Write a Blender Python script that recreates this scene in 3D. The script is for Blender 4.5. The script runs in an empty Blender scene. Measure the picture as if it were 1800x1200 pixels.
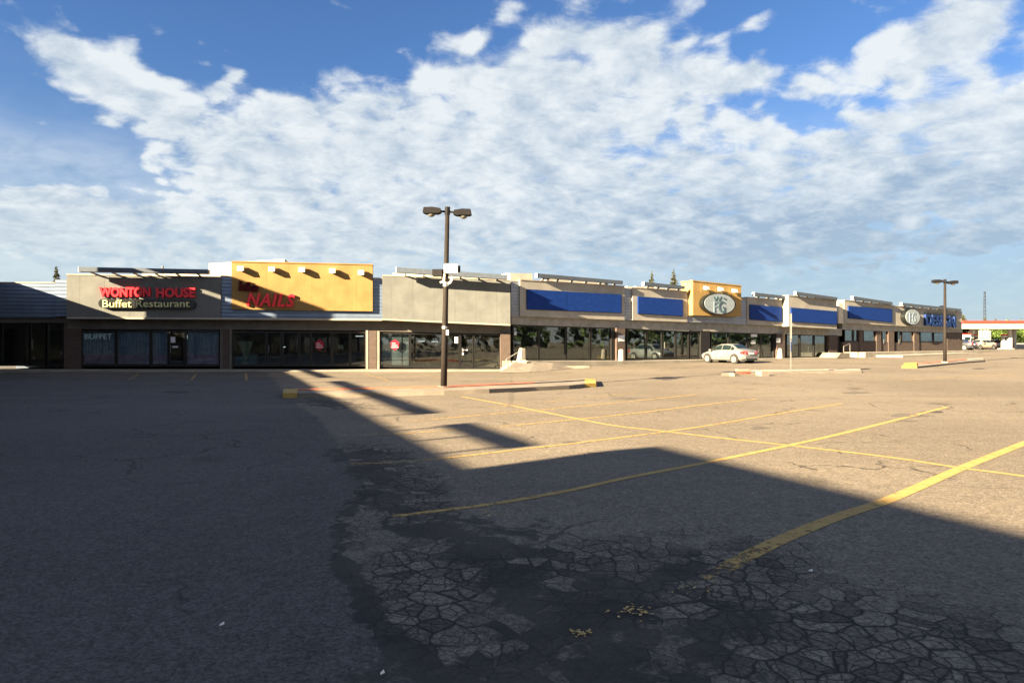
import bpy, math, random
from math import radians, sin, cos, tan, atan, atan2, pi, exp, sqrt
from mathutils import Vector, Matrix
random.seed(7)
SC = bpy.context.scene
COL = SC.collection
F = 1150.0; EYE = 1.5; HOR = 603.0
AL = radians(37); TE = .35                       # sun azimuth (light travels this way) and tangent of its height
LH = (cos(AL), sin(AL))

# ------------------------------------------------------------------ materials
def mat(name):
    m = bpy.data.materials.new(name); m.use_nodes = True
    return m, m.node_tree.nodes, m.node_tree.links, m.node_tree.nodes['Principled BSDF']
def N(nt, t, **k):
    n = nt.nodes.new(t)
    for a, b in k.items():
        if a.startswith('i_'):
            key = a[2:]
            key = int(key) if key.isdigit() else key.replace('_', ' ')
            n.inputs[key].default_value = b
        else: setattr(n, a, b)
    return n
def math_(nt, op, a, b=None, c=None, clamp=False):
    n = nt.nodes.new('ShaderNodeMath'); n.operation = op; n.use_clamp = clamp
    for i, v in enumerate((a, b, c)):
        if v is None: continue
        if isinstance(v, (int, float)): n.inputs[i].default_value = v
        else: nt.links.new(v, n.inputs[i])
    return n.outputs[0]
def mixc(nt, f, a, b, mode='MIX'):
    n = nt.nodes.new('ShaderNodeMix'); n.data_type = 'RGBA'; n.blend_type = mode
    for i, v in ((0, f), (6, a), (7, b)):
        if isinstance(v, (int, float)): n.inputs[i].default_value = v
        elif isinstance(v, tuple): n.inputs[i].default_value = (*v, 1) if len(v) == 3 else v
        else: nt.links.new(v, n.inputs[i])
    return n.outputs[2]
def ramp(nt, v, lo, hi, a=0.0, b=1.0, smooth=True):
    n = nt.nodes.new('ShaderNodeMapRange'); n.interpolation_type = 'SMOOTHSTEP' if smooth else 'LINEAR'
    nt.links.new(v, n.inputs[0])
    n.inputs[1].default_value = lo; n.inputs[2].default_value = hi; n.inputs[3].default_value = a; n.inputs[4].default_value = b
    return n.outputs[0]
def noise(nt, co, scale, detail=4, rough=.55, dist=0.0, out=0):
    n = nt.nodes.new('ShaderNodeTexNoise'); n.inputs['Scale'].default_value = scale
    n.inputs['Detail'].default_value = detail; n.inputs['Roughness'].default_value = rough; n.inputs['Distortion'].default_value = dist
    if co is not None: nt.links.new(co, n.inputs['Vector'])
    return n.outputs[out]
def bump(nt, h, bs, strength=.3, dist=.02):
    n = nt.nodes.new('ShaderNodeBump'); n.inputs['Strength'].default_value = strength; n.inputs['Distance'].default_value = dist
    nt.links.new(h, n.inputs['Height']); nt.links.new(n.outputs[0], bs.inputs['Normal'])

def rough_mat(name, col, rough=.8, var=.12, scale=2.0, metal=0.0, grain=40, bstr=.15, dirt=.0, spec=.4):
    m, ns, ls, bs = mat(name); nt = m.node_tree
    co = ns.new('ShaderNodeTexCoord').outputs['Object']
    a = noise(nt, co, scale, 6, .6)
    b = noise(nt, co, grain, 3, .6)
    f = math_(nt, 'ADD', math_(nt, 'MULTIPLY', a, .7), math_(nt, 'MULTIPLY', b, .3))
    lo = tuple(c * (1 - var * 2) for c in col); hi = tuple(min(1, c * (1 + var * 2)) for c in col)
    c = mixc(nt, ramp(nt, f, .3, .7), lo, hi)
    if dirt:
        # streaks running down the wall
        mp = N(nt, 'ShaderNodeMapping'); mp.inputs['Scale'].default_value = (2.2, 2.2, .18); ls.new(co, mp.inputs[0])
        st = noise(nt, mp.outputs[0], 1.6, 5, .6)
        c = mixc(nt, math_(nt, 'MULTIPLY', ramp(nt, st, .5, .75), dirt), c, tuple(x * .45 for x in col))
    ls.new(c, bs.inputs['Base Color'])
    bs.inputs['Roughness'].default_value = rough; bs.inputs['Metallic'].default_value = metal
    bs.inputs['Specular IOR Level'].default_value = spec
    bump(nt, b, bs, bstr, .01)
    return m

def stucco(name, col):
    m, ns, ls, bs = mat(name); nt = m.node_tree
    co = ns.new('ShaderNodeTexCoord').outputs['Object']
    sx = N(nt, 'ShaderNodeSeparateXYZ'); ls.new(co, sx.inputs[0])
    a = noise(nt, co, 1.1, 6, .62); b = noise(nt, co, 30, 4, .7)
    mp = N(nt, 'ShaderNodeMapping'); mp.inputs['Scale'].default_value = (1.7, 1.7, .12); ls.new(co, mp.inputs[0])
    st = noise(nt, mp.outputs[0], 1.4, 5, .6)
    c = mixc(nt, ramp(nt, a, .3, .7), tuple(x * .84 for x in col), tuple(x * 1.1 for x in col))
    c = mixc(nt, math_(nt, 'MULTIPLY', ramp(nt, b, .35, .7), .25), c, tuple(x * .7 for x in col))
    c = mixc(nt, math_(nt, 'MULTIPLY', ramp(nt, st, .52, .78), .35), c, tuple(x * .62 for x in col))
    # sheet joints every 1.22 m
    fr = math_(nt, 'FRACT', math_(nt, 'DIVIDE', sx.outputs[0], 1.22))
    d = math_(nt, 'ABSOLUTE', math_(nt, 'SUBTRACT', fr, .5))
    j = math_(nt, 'LESS_THAN', d, .012)
    c = mixc(nt, math_(nt, 'MULTIPLY', j, .35), c, tuple(x * .5 for x in col))
    ls.new(c, bs.inputs['Base Color']); bs.inputs['Roughness'].default_value = .9
    bs.inputs['Specular IOR Level'].default_value = .2
    h = math_(nt, 'SUBTRACT', math_(nt, 'MULTIPLY', b, .3), j)
    bump(nt, h, bs, .25, .02)
    return m

def siding(name, col):
    m, ns, ls, bs = mat(name); nt = m.node_tree
    co = ns.new('ShaderNodeTexCoord').outputs['Object']
    sx = N(nt, 'ShaderNodeSeparateXYZ'); ls.new(co, sx.inputs[0])
    ph = math_(nt, 'MULTIPLY', sx.outputs[2], 2 * pi / .2)
    w = math_(nt, 'SINE', ph)
    a = noise(nt, co, 1.4, 5, .6)
    c = mixc(nt, ramp(nt, a, .3, .7), tuple(x * .8 for x in col), tuple(x * 1.1 for x in col))
    c = mixc(nt, ramp(nt, w, .55, .98, 0, .6), c, tuple(x * .5 for x in col))
    ls.new(c, bs.inputs['Base Color']); bs.inputs['Metallic'].default_value = .35
    bs.inputs['Roughness'].default_value = .42
    bump(nt, w, bs, .25, .02)
    return m

def brick(name):
    m, ns, ls, bs = mat(name); nt = m.node_tree
    co = ns.new('ShaderNodeTexCoord').outputs['Object']
    sx = N(nt, 'ShaderNodeSeparateXYZ'); ls.new(co, sx.inputs[0])
    cb = N(nt, 'ShaderNodeCombineXYZ')
    ls.new(math_(nt, 'ADD', sx.outputs[0], sx.outputs[1]), cb.inputs[0]); ls.new(sx.outputs[2], cb.inputs[1])
    br = N(nt, 'ShaderNodeTexBrick'); ls.new(cb.outputs[0], br.inputs['Vector'])
    br.inputs['Scale'].default_value = 1; br.inputs['Brick Width'].default_value = .22; br.inputs['Row Height'].default_value = .075
    br.inputs['Mortar Size'].default_value = .008
    br.inputs['Color1'].default_value = (.05, .033, .027, 1); br.inputs['Color2'].default_value = (.08, .048, .038, 1)
    br.inputs['Mortar'].default_value = (.085, .08, .072, 1)
    a = noise(nt, co, 4, 4, .6)
    c = mixc(nt, ramp(nt, a, .35, .7, 0, .5), br.outputs[0], (.05, .035, .03))
    ls.new(c, bs.inputs['Base Color']); bs.inputs['Roughness'].default_value = .9
    bump(nt, br.outputs['Fac'], bs, .3, -.01)
    return m

def glass(name, tint=(.68, .72, .72), refl=.085):
    m, ns, ls, bs = mat(name); nt = m.node_tree
    ns.remove(bs)
    out = ns['Material Output']
    co = ns.new('ShaderNodeTexCoord').outputs['Object']
    gl = N(nt, 'ShaderNodeBsdfGlossy'); gl.inputs['Roughness'].default_value = .015; gl.inputs['Color'].default_value = (.85, .93, .95, 1)
    tr = N(nt, 'ShaderNodeBsdfTransparent'); tr.inputs['Color'].default_value = (*tint, 1)
    df = N(nt, 'ShaderNodeBsdfDiffuse'); df.inputs['Color'].default_value = (.12, .12, .11, 1)   # dust on the pane
    lw = N(nt, 'ShaderNodeLayerWeight'); lw.inputs['Blend'].default_value = .35
    f = math_(nt, 'ADD', math_(nt, 'MULTIPLY', lw.outputs['Fresnel'], .6), refl, clamp=True)
    bn = noise(nt, co, .8, 2, .5)
    bp = N(nt, 'ShaderNodeBump'); bp.inputs['Strength'].default_value = .06; bp.inputs['Distance'].default_value = .05
    ls.new(bn, bp.inputs['Height']); ls.new(bp.outputs[0], gl.inputs['Normal'])
    m1 = N(nt, 'ShaderNodeMixShader'); ls.new(f, m1.inputs[0]); ls.new(tr.outputs[0], m1.inputs[1]); ls.new(gl.outputs[0], m1.inputs[2])
    m2 = N(nt, 'ShaderNodeMixShader')
    ls.new(math_(nt, 'MULTIPLY', ramp(nt, noise(nt, co, 3, 4, .6), .4, .8), .10), m2.inputs[0])
    ls.new(m1.outputs[0], m2.inputs[1]); ls.new(df.outputs[0], m2.inputs[2]); ls.new(m2.outputs[0], out.inputs[0])
    return m

def paint(name, col, rough=.45, metal=0., coat=0., spec=.5):
    m, ns, ls, bs = mat(name); nt = m.node_tree
    co = ns.new('ShaderNodeTexCoord').outputs['Object']
    a = noise(nt, co, 6, 5, .6)
    c = mixc(nt, ramp(nt, a, .3, .75), tuple(x * .82 for x in col), tuple(min(1, x * 1.1) for x in col))
    ls.new(c, bs.inputs['Base Color']); bs.inputs['Roughness'].default_value = rough
    bs.inputs['Specular IOR Level'].default_value = spec
    bs.inputs['Metallic'].default_value = metal; bs.inputs['Coat Weight'].default_value = coat
    return m

def asphalt_nodes(nt, ns, ls, painted=None):
    """shared asphalt pattern; attributes on the sheet hold real wear: sealed patches, cracked areas, newer surface."""
    geo = N(nt, 'ShaderNodeNewGeometry'); pos = geo.outputs['Position']
    warp = N(nt, 'ShaderNodeTexNoise'); warp.inputs['Scale'].default_value = 2.6; warp.inputs['Detail'].default_value = 3
    ls.new(pos, warp.inputs['Vector'])
    vm = N(nt, 'ShaderNodeVectorMath', operation='SCALE'); vm.inputs['Scale'].default_value = .20
    ls.new(warp.outputs['Color'], vm.inputs[0])
    va = N(nt, 'ShaderNodeVectorMath', operation='ADD'); ls.new(pos, va.inputs[0]); ls.new(vm.outputs[0], va.inputs[1])
    def vor(scale, rnd=1.0):
        v = N(nt, 'ShaderNodeTexVoronoi', feature='DISTANCE_TO_EDGE', voronoi_dimensions='2D')
        v.inputs['Scale'].default_value = scale; v.inputs['Randomness'].default_value = rnd
        ls.new(va.outputs[0], v.inputs['Vector']); return v.outputs['Distance']
    return pos, va.outputs[0], vor

def asphalt():
    m, ns, ls, bs = mat('asphalt'); nt = m.node_tree
    pos, wp, vor = asphalt_nodes(nt, ns, ls)
    def attr(n):
        a = N(nt, 'ShaderNodeAttribute', attribute_name=n); return a.outputs['Fac']
    tar, crk, old = attr('tar'), attr('crack'), attr('newer')
    big = noise(nt, pos, .16, 5, .6); mid = noise(nt, pos, 1.3, 6, .65); g1 = noise(nt, pos, 38, 4, .8); g2 = noise(nt, pos, 120, 2, .7)
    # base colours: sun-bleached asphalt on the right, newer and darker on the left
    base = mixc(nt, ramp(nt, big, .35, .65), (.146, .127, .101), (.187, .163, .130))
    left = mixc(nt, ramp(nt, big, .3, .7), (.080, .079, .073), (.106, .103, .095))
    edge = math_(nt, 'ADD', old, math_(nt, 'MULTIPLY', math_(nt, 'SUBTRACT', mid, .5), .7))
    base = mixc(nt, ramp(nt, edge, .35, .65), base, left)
    base = mixc(nt, ramp(nt, mid, .45, .75, 0, .28), base, (.10, .09, .075))
    # streaks and tyre polish following the driving aisles
    mp = N(nt, 'ShaderNodeMapping'); mp.inputs['Rotation'].default_value = (0, 0, radians(-27)); mp.inputs['Scale'].default_value = (.10, .8, 1)
    ls.new(pos, mp.inputs[0])
    stk = noise(nt, mp.outputs[0], 1.0, 5, .65)
    base = mixc(nt, ramp(nt, stk, .5, .72, 0, .30), base, (.085, .075, .065))
    base = mixc(nt, ramp(nt, stk, .46, .28, 0, .25), base, (.22, .19, .15))
    # oil drips
    dr = N(nt, 'ShaderNodeTexVoronoi', feature='F1', voronoi_dimensions='2D'); dr.inputs['Scale'].default_value = .42
    ls.new(wp, dr.inputs['Vector'])
    drf = math_(nt, 'MULTIPLY', ramp(nt, dr.outputs['Distance'], .16, .03), ramp(nt, noise(nt, pos, .35, 2, .5), .5, .62))
    base = mixc(nt, math_(nt, 'MULTIPLY', drf, .55), base, (.03, .028, .027))
    # grain
    base = mixc(nt, ramp(nt, g1, .40, .66, 0, .75), base, mixc(nt, .5, base, (.02, .02, .022)))
    base = mixc(nt, ramp(nt, g2, .58, .74, 0, .5), base, (.34, .33, .31))
    # single stones
    vs = N(nt, 'ShaderNodeTexVoronoi', feature='F1', voronoi_dimensions='2D'); vs.inputs['Scale'].default_value = 62; ls.new(pos, vs.inputs['Vector'])
    sv = N(nt, 'ShaderNodeSeparateColor'); ls.new(vs.outputs['Color'], sv.inputs[0])
    vs2 = N(nt, 'ShaderNodeTexVoronoi', feature='F1', voronoi_dimensions='2D'); vs2.inputs['Scale'].default_value = 21; ls.new(wp, vs2.inputs['Vector'])
    sv2 = N(nt, 'ShaderNodeSeparateColor'); ls.new(vs2.outputs['Color'], sv2.inputs[0])
    gm = math_(nt, 'MULTIPLY', ramp(nt, sv.outputs[0], 0, 1, .70, 1.30, False), ramp(nt, sv2.outputs[0], 0, 1, .88, 1.12, False))
    gmul = N(nt, 'ShaderNodeVectorMath', operation='SCALE'); ls.new(base, gmul.inputs[0]); ls.new(gm, gmul.inputs['Scale']); base = gmul.outputs[0]
    # alligator cracks
    wn = noise(nt, pos, .9, 4, .6)
    cm = math_(nt, 'ADD', crk, math_(nt, 'MULTIPLY', math_(nt, 'SUBTRACT', wn, .5), .8))
    v1 = vor(6.2); v2 = vor(12.5)
    wv_ = noise(nt, pos, 3.5, 3, .6)
    wid = math_(nt, 'MULTIPLY', ramp(nt, cm, .42, 1.1, .0, .044), ramp(nt, wv_, .35, .7, .35, 1.25))
    jag = math_(nt, 'MULTIPLY', math_(nt, 'SUBTRACT', noise(nt, pos, 16, 4, .7), .5), .10)
    k1 = math_(nt, 'MULTIPLY', math_(nt, 'GREATER_THAN', wid, .004), ramp(nt, math_(nt, 'SUBTRACT', math_(nt, 'ADD', v1, jag), wid), -.016, .03, 1, 0))
    wid2 = math_(nt, 'MULTIPLY', ramp(nt, cm, .50, 1.1, .0, .062), ramp(nt, wv_, .35, .7, 1.1, .3))
    k2 = math_(nt, 'MULTIPLY', math_(nt, 'GREATER_THAN', wid2, .004), ramp(nt, math_(nt, 'SUBTRACT', math_(nt, 'ADD', v2, jag), wid2), -.012, .03, 1, 0))
    # long thin stray cracks everywhere
    v3 = N(nt, 'ShaderNodeTexVoronoi', feature='DISTANCE_TO_EDGE', voronoi_dimensions='2D'); v3.inputs['Scale'].default_value = .55
    wv = N(nt, 'ShaderNodeTexNoise'); wv.inputs['Scale'].default_value = 1.1; wv.inputs['Detail'].default_value = 6; ls.new(pos, wv.inputs['Vector'])
    ws = N(nt, 'ShaderNodeVectorMath', operation='SCALE'); ws.inputs['Scale'].default_value = 1.3; ls.new(wv.outputs['Color'], ws.inputs[0])
    wa = N(nt, 'ShaderNodeVectorMath', operation='ADD'); ls.new(pos, wa.inputs[0]); ls.new(ws.outputs[0], wa.inputs[1]); ls.new(wa.outputs[0], v3.inputs['Vector'])
    k3 = math_(nt, 'MULTIPLY', ramp(nt, v3.outputs['Distance'], .006, .016, 1, 0), ramp(nt, noise(nt, pos, .3, 3, .6), .50, .58))
    # loose plates between the cracks weather differently
    vc = N(nt, 'ShaderNodeTexVoronoi', feature='F1', voronoi_dimensions='2D'); vc.inputs['Scale'].default_value = 6.2; ls.new(wp, vc.inputs['Vector'])
    sc_ = N(nt, 'ShaderNodeSeparateColor'); ls.new(vc.outputs['Color'], sc_.inputs[0])
    pm_ = math_(nt, 'ADD', 1.0, math_(nt, 'MULTIPLY', math_(nt, 'SUBTRACT', sc_.outputs[0], .66), math_(nt, 'MULTIPLY', ramp(nt, cm, .4, .9), .75)))
    pmul = N(nt, 'ShaderNodeVectorMath', operation='SCALE'); ls.new(base, pmul.inputs[0]); ls.new(pm_, pmul.inputs['Scale']); base = pmul.outputs[0]
    ck = math_(nt, 'MAXIMUM', math_(nt, 'MAXIMUM', k1, math_(nt, 'MULTIPLY', k2, .9)), math_(nt, 'MULTIPLY', k3, .75))
    dirtm = math_(nt, 'MULTIPLY', ramp(nt, v1, .13, .02), ramp(nt, cm, .55, 1.1, 0, .5))
    base = mixc(nt, dirtm, base, (.040, .037, .032))
    base = mixc(nt, math_(nt, 'MULTIPLY', ck, .78), base, (.020, .020, .019))
    # dark sealed / muddy patches
    tn = math_(nt, 'ADD', tar, math_(nt, 'MULTIPLY', math_(nt, 'SUBTRACT', noise(nt, pos, 1.5, 8, .68), .5), 1.5))
    sh = math_(nt, 'MULTIPLY', math_(nt, 'SUBTRACT', sc_.outputs[1], .5), .55)
    fine = math_(nt, 'MULTIPLY', math_(nt, 'SUBTRACT', noise(nt, pos, 14, 5, .7), .5), .9)
    tf = ramp(nt, math_(nt, 'ADD', math_(nt, 'ADD', tn, sh), fine), .45, .72)
    tc = mixc(nt, ramp(nt, mid, .35, .7), (.030, .030, .029), (.058, .053, .046))
    base = mixc(nt, math_(nt, 'MULTIPLY', tf, .84), base, tc)
    ls.new(base, bs.inputs['Base Color'])
    bs.inputs['Roughness'].default_value = .9; bs.inputs['Specular IOR Level'].default_value = .12
    h = math_(nt, 'ADD', math_(nt, 'MULTIPLY', g1, .5), math_(nt, 'MULTIPLY', ck, -2.2))
    h = math_(nt, 'ADD', h, math_(nt, 'MULTIPLY', mid, .8))
    bump(nt, h, bs, .45, .012)
    return m

def line_paint():
    m, ns, ls, bs = mat('line_paint'); nt = m.node_tree
    pos, wp, vor = asphalt_nodes(nt, ns, ls)
    out = ns['Material Output']
    wearA = N(nt, 'ShaderNodeAttribute', attribute_name='wear').outputs['Fac']
    a = noise(nt, pos, 9, 6, .7); b = noise(nt, pos, 60, 3, .7); e = noise(nt, pos, .7, 3, .6)
    v = vor(6.2)
    ck = math_(nt, 'MULTIPLY', ramp(nt, v, .03, .07, 1, 0), ramp(nt, wearA, .3, .8))
    f = math_(nt, 'ADD', math_(nt, 'ADD', math_(nt, 'MULTIPLY', a, 1.6), math_(nt, 'MULTIPLY', b, 1.3)), math_(nt, 'MULTIPLY', e, .7))
    f = math_(nt, 'SUBTRACT', math_(nt, 'SUBTRACT', f, 1.25), math_(nt, 'MULTIPLY', wearA, .52))
    al = math_(nt, 'SUBTRACT', ramp(nt, f, .20, .40), ck, clamp=True)
    c = mixc(nt, ramp(nt, a, .3, .7), (.30, .205, .070), (.39, .27, .095))
    ls.new(c, bs.inputs['Base Color']); bs.inputs['Roughness'].default_value = .8; bs.inputs['Specular IOR Level'].default_value = .2
    tr = N(nt, 'ShaderNodeBsdfTransparent'); mx = N(nt, 'ShaderNodeMixShader')
    ls.new(al, mx.inputs[0]); ls.new(tr.outputs[0], mx.inputs[1]); ls.new(bs.outputs[0], mx.inputs[2]); ls.new(mx.outputs[0], out.inputs[0])
    return m

def foliage(name, a, b):
    m, ns, ls, bs = mat(name); nt = m.node_tree
    g = N(nt, 'ShaderNodeNewGeometry')
    c = mixc(nt, g.outputs['Random Per Island'], a, b)
    ls.new(c, bs.inputs['Base Color']); bs.inputs['Roughness'].default_value = .7
    bs.inputs['Specular IOR Level'].default_value = .2
    return m

M = dict(
    asphalt=asphalt(), line=line_paint(),
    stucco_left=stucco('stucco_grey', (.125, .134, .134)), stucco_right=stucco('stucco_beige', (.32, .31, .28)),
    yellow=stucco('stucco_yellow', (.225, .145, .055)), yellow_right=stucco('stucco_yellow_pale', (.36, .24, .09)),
    siding=siding('metal_siding', (.13, .18, .27)), siding_right=siding('metal_siding_grey', (.25, .28, .33)),
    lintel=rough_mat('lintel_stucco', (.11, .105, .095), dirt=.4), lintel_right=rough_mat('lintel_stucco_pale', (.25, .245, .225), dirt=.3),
    trim=rough_mat('metal_flashing', (.30, .27, .22), .5, .08),
    brick=brick('brown_brick'), frame=paint('bronze_frame', (.018, .018, .018), .4, .3),
    glass=glass('shop_glass'), glass_clear=glass('shop_glass_clear', (.8, .84, .86), .10),
    interior=rough_mat('interior_wall', (.22, .19, .16), .9), interior_floor=rough_mat('interior_floor', (.07, .055, .045), .7),
    beam=paint('beam_paint', (.075, .095, .125), .65, spec=.2), bracket=paint('bracket_paint', (.12, .12, .12), .6),
    white=rough_mat('white_parapet', (.50, .47, .39), .8, .05), beam_sunlit_end=paint('beam_sunlit_end', (.55, .57, .58), .5),
    concrete=rough_mat('concrete', (.22, .205, .175), .9, .12, 1.2, dirt=.0), kerb=rough_mat('kerb_concrete', (.17, .15, .125), .9, .14, 1.5),
    pale=rough_mat('pale_concrete', (.34, .31, .26), .9, .1, 2.0),
    kerb_red=rough_mat('kerb_red', (.36, .13, .075), .85, .16, 5), kerb_yellow=rough_mat('kerb_yellow', (.34, .23, .06), .8, .14, 6),
    blue=paint('blue_panel', (.006, .034, .19), .7, spec=.15), red=paint('red_letter', (.72, .014, .03), .4), darkred=paint('dark_red_letter', (.06, .006, .008), .7, spec=.1),
    black=paint('black_cabinet', (.008, .010, .010), .35), cream=paint('cream_letter', (.62, .60, .28), .5),
    oval=paint('oval_face', (.27, .33, .37), .6, spec=.2), oval_ink=paint('oval_ink', (.07, .13, .15), .5), oval_ink2=paint('oval_ink_pale', (.20, .28, .34), .5),
    navy=paint('navy_letter', (.008, .03, .12), .6, spec=.2),
    pole=paint('brown_pole', (.020, .017, .016), .7, spec=.12), lamp=paint('lamp_housing', (.010, .010, .012), .7, spec=.12), lens=paint('lamp_lens', (.13, .13, .115), .3),
    camwhite=paint('white_housing', (.75, .73, .66), .5), steel=paint('galvanised', (.22, .22, .21), .45, .5),
    curtain=rough_mat('blue_curtain', (.34, .46, .60), .9, .12, 3), lace=rough_mat('pink_lace', (.52, .42, .55), .9, .12, 6),
    teal=rough_mat('teal_blind', (.28, .36, .36), .8, .08), mint=rough_mat('mint', (.50, .62, .44), .8), teal_box=rough_mat('teal_box', (.16, .34, .40), .7),
    paper=paint('paper', (.55, .57, .60), .7), lightblue=paint('pale_vinyl', (.40, .58, .62), .6), poster=paint('red_poster', (.24, .02, .04), .7, spec=.1), postertext=paint('poster_text', (.42, .30, .34), .6),
    wood=rough_mat('wood_counter', (.16, .09, .05), .7),
    car_white=paint('car_paint', (.30, .31, .29), .28, .2, .6), car_silver=paint('car_silver', (.19, .20, .20), .35, .3, .4), car_dark=paint('car_dark', (.05, .055, .07), .3, .3, .6), car_tan=paint('car_tan', (.45, .40, .32), .35, .2, .4),
    car_glass=paint('car_glass', (.010, .018, .018), .08), tyre=paint('tyre', (.015, .015, .015), .8), rim=paint('rim', (.55, .55, .53), .3, .7), tail=paint('tail_light', (.40, .02, .02), .25, 0, .5),
    headl=paint('headlight', (.55, .57, .6), .15),
    bark=rough_mat('bark', (.09, .065, .045), .9), spruce=foliage('spruce_needles', (.030, .045, .020), (.085, .085, .038)),
    leaf=foliage('leaves', (.05, .10, .02), (.13, .19, .05)), farleaf=foliage('far_leaves', (.03, .055, .025), (.08, .11, .05)),
    gasred=paint('canopy_red', (.62, .04, .03), .4), gaswhite=paint('canopy_white', (.55, .55, .53), .45),
    dryleaf=foliage('dry_leaves', (.30, .20, .06), (.55, .42, .18)), roof=rough_mat('roof_gravel', (.16, .15, .14), .95),
)

# ------------------------------------------------------------------ builders
class MB:
    def __init__(s): s.v = []; s.f = []; s.m = []
    def quad(s, *p):
        b = len(s.v); s.v += [Vector(q) for q in p]; s.f.append(tuple(range(b, b + len(p))))
    def hexa(s, fr, bk):
        """front corners (BL,BR,TR,TL) and back corners, all Vectors"""
        b = len(s.v); s.v += [Vector(q) for q in fr] + [Vector(q) for q in bk]
        for f in ((0, 1, 2, 3), (5, 4, 7, 6), (4, 0, 3, 7), (1, 5, 6, 2), (3, 2, 6, 7), (4, 5, 1, 0)): s.f.append(tuple(b + i for i in f))
        return s
    def box(s, x0, x1, y0, y1, z0, z1, mx=None):
        p = [Vector(q) for q in ((x0, y0, z0), (x1, y0, z0), (x1, y0, z1), (x0, y0, z1), (x0, y1, z0), (x1, y1, z0), (x1, y1, z1), (x0, y1, z1))]
        if mx: p = [mx @ q for q in p]
        return s.hexa(p[:4], p[4:])
    def bar(s, a, b, w, h=None):
        """bar from a to b with a rectangular section"""
        a = Vector(a); b = Vector(b); h = h or w; d = (b - a).normalized()
        up = Vector((0, 0, 1)) if abs(d.z) < .95 else Vector((0, 1, 0))
        r = d.cross(up).normalized(); u = r.cross(d).normalized()
        r *= w / 2; u *= h / 2
        return s.hexa([a - r - u, a + r - u, a + r + u, a - r + u], [b - r - u, b + r - u, b + r + u, b - r + u])
    def tube(s, pts, rad, n=10, caps=True):
        rings = []
        for i, p in enumerate(pts):
            p = Vector(p); r = rad[i] if isinstance(rad, (list, tuple)) else rad
            d = (Vector(pts[min(i + 1, len(pts) - 1)]) - Vector(pts[max(i - 1, 0)])).normalized()
            up = Vector((0, 0, 1)) if abs(d.z) < .9 else Vector((1, 0, 0))
            a = d.cross(up).normalized(); c = a.cross(d).normalized(); b = len(s.v)
            s.v += [p + a * (r * cos(2 * pi * k / n)) + c * (r * sin(2 * pi * k / n)) for k in range(n)]; rings.append(b)
        for b0, b1 in zip(rings, rings[1:]):
            for k in range(n): s.f.append((b0 + k, b0 + (k + 1) % n, b1 + (k + 1) % n, b1 + k))
        if caps: s.f.append(tuple(reversed(range(rings[0], rings[0] + n)))); s.f.append(tuple(range(rings[-1], rings[-1] + n)))
        return s
    def prism(s, poly, off):
        """poly: list of Vectors; off: Vector of extrusion"""
        b = len(s.v); n = len(poly); off = Vector(off)
        s.v += [Vector(p) for p in poly] + [Vector(p) + off for p in poly]
        s.f.append(tuple(range(b, b + n))); s.f.append(tuple(reversed(range(b + n, b + 2 * n))))
        for k in range(n): s.f.append((b + k, b + n + k, b + n + (k + 1) % n, b + (k + 1) % n))
        return s
    def build(s, name, m, parent=None, smooth=False):
        me = bpy.data.meshes.new(name)
        inv = parent.matrix_world.inverted() if parent is not None else Matrix()
        loc = None
        me.from_pydata([inv @ v for v in s.v], [], s.f)
        if isinstance(m, str): m = M[m]
        me.materials.append(m)
        me.validate(); me.update()
        if smooth: me.polygons.foreach_set('use_smooth', [True] * len(me.polygons))
        o = bpy.data.objects.new(name, me); COL.objects.link(o)
        if parent is not None:
            o.parent = parent
            WM[o.name] = parent.matrix_world.copy()
        return o
WM = {}
class PW:
    """stand-in so that a child mesh can be the parent of a sub-part: same frame as its own parent"""
def sub(o):
    o.matrix_world  # children keep the identity offset, so the world matrix equals that of the top parent
    return o

def thing(name, label, cat, loc, rot=0., group=None):
    o = bpy.data.objects.new(name, None); COL.objects.link(o); o.empty_display_size = .3
    o.location = loc; o.rotation_euler = (0, 0, rot)
    o.matrix_world = Matrix.Translation(Vector(loc)) @ Matrix.Rotation(rot, 4, 'Z')
    tag(o, label, cat, group); return o
def tag(o, label=None, cat=None, group=None, kind=None):
    if label: o['label'] = label
    if cat: o['category'] = cat
    if group: o['group'] = group
    if kind: o['kind'] = kind
    return o
def part(mb, name, m, parent, top, label=None, smooth=False):
    """mesh 'mb' (world coordinates) as child of 'parent'; 'top' is the Empty whose frame all levels share"""
    o = mb.build(name, m, None, smooth)
    inv = top.matrix_world.inverted()
    o.data.transform(inv)
    o.parent = parent
    if label: o['label'] = label
    return o

class Line:
    def __init__(s, x0, y0, ph):
        s.ph = radians(ph); s.o = (x0, y0); s.d = (cos(s.ph), sin(s.ph)); s.n = (s.d[1], -s.d[0])
    def t(s, px, off=0.):
        ox = s.o[0] + s.n[0] * off; oy = s.o[1] + s.n[1] * off; k = (px - 900) / F
        return (k * oy - ox) / (s.d[0] - k * s.d[1])
    def P(s, t, off, z): return Vector((s.o[0] + s.n[0] * off + t * s.d[0], s.o[1] + s.n[1] * off + t * s.d[1], z))
    def W(s, px, py, off=0.):
        q = s.P(s.t(px, off), off, 0); q.z = EYE - (py - HOR) / F * q.y; return q
LW = Line(0, 39.66, 10); RW = Line(0, 39.66, 29.5)

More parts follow.
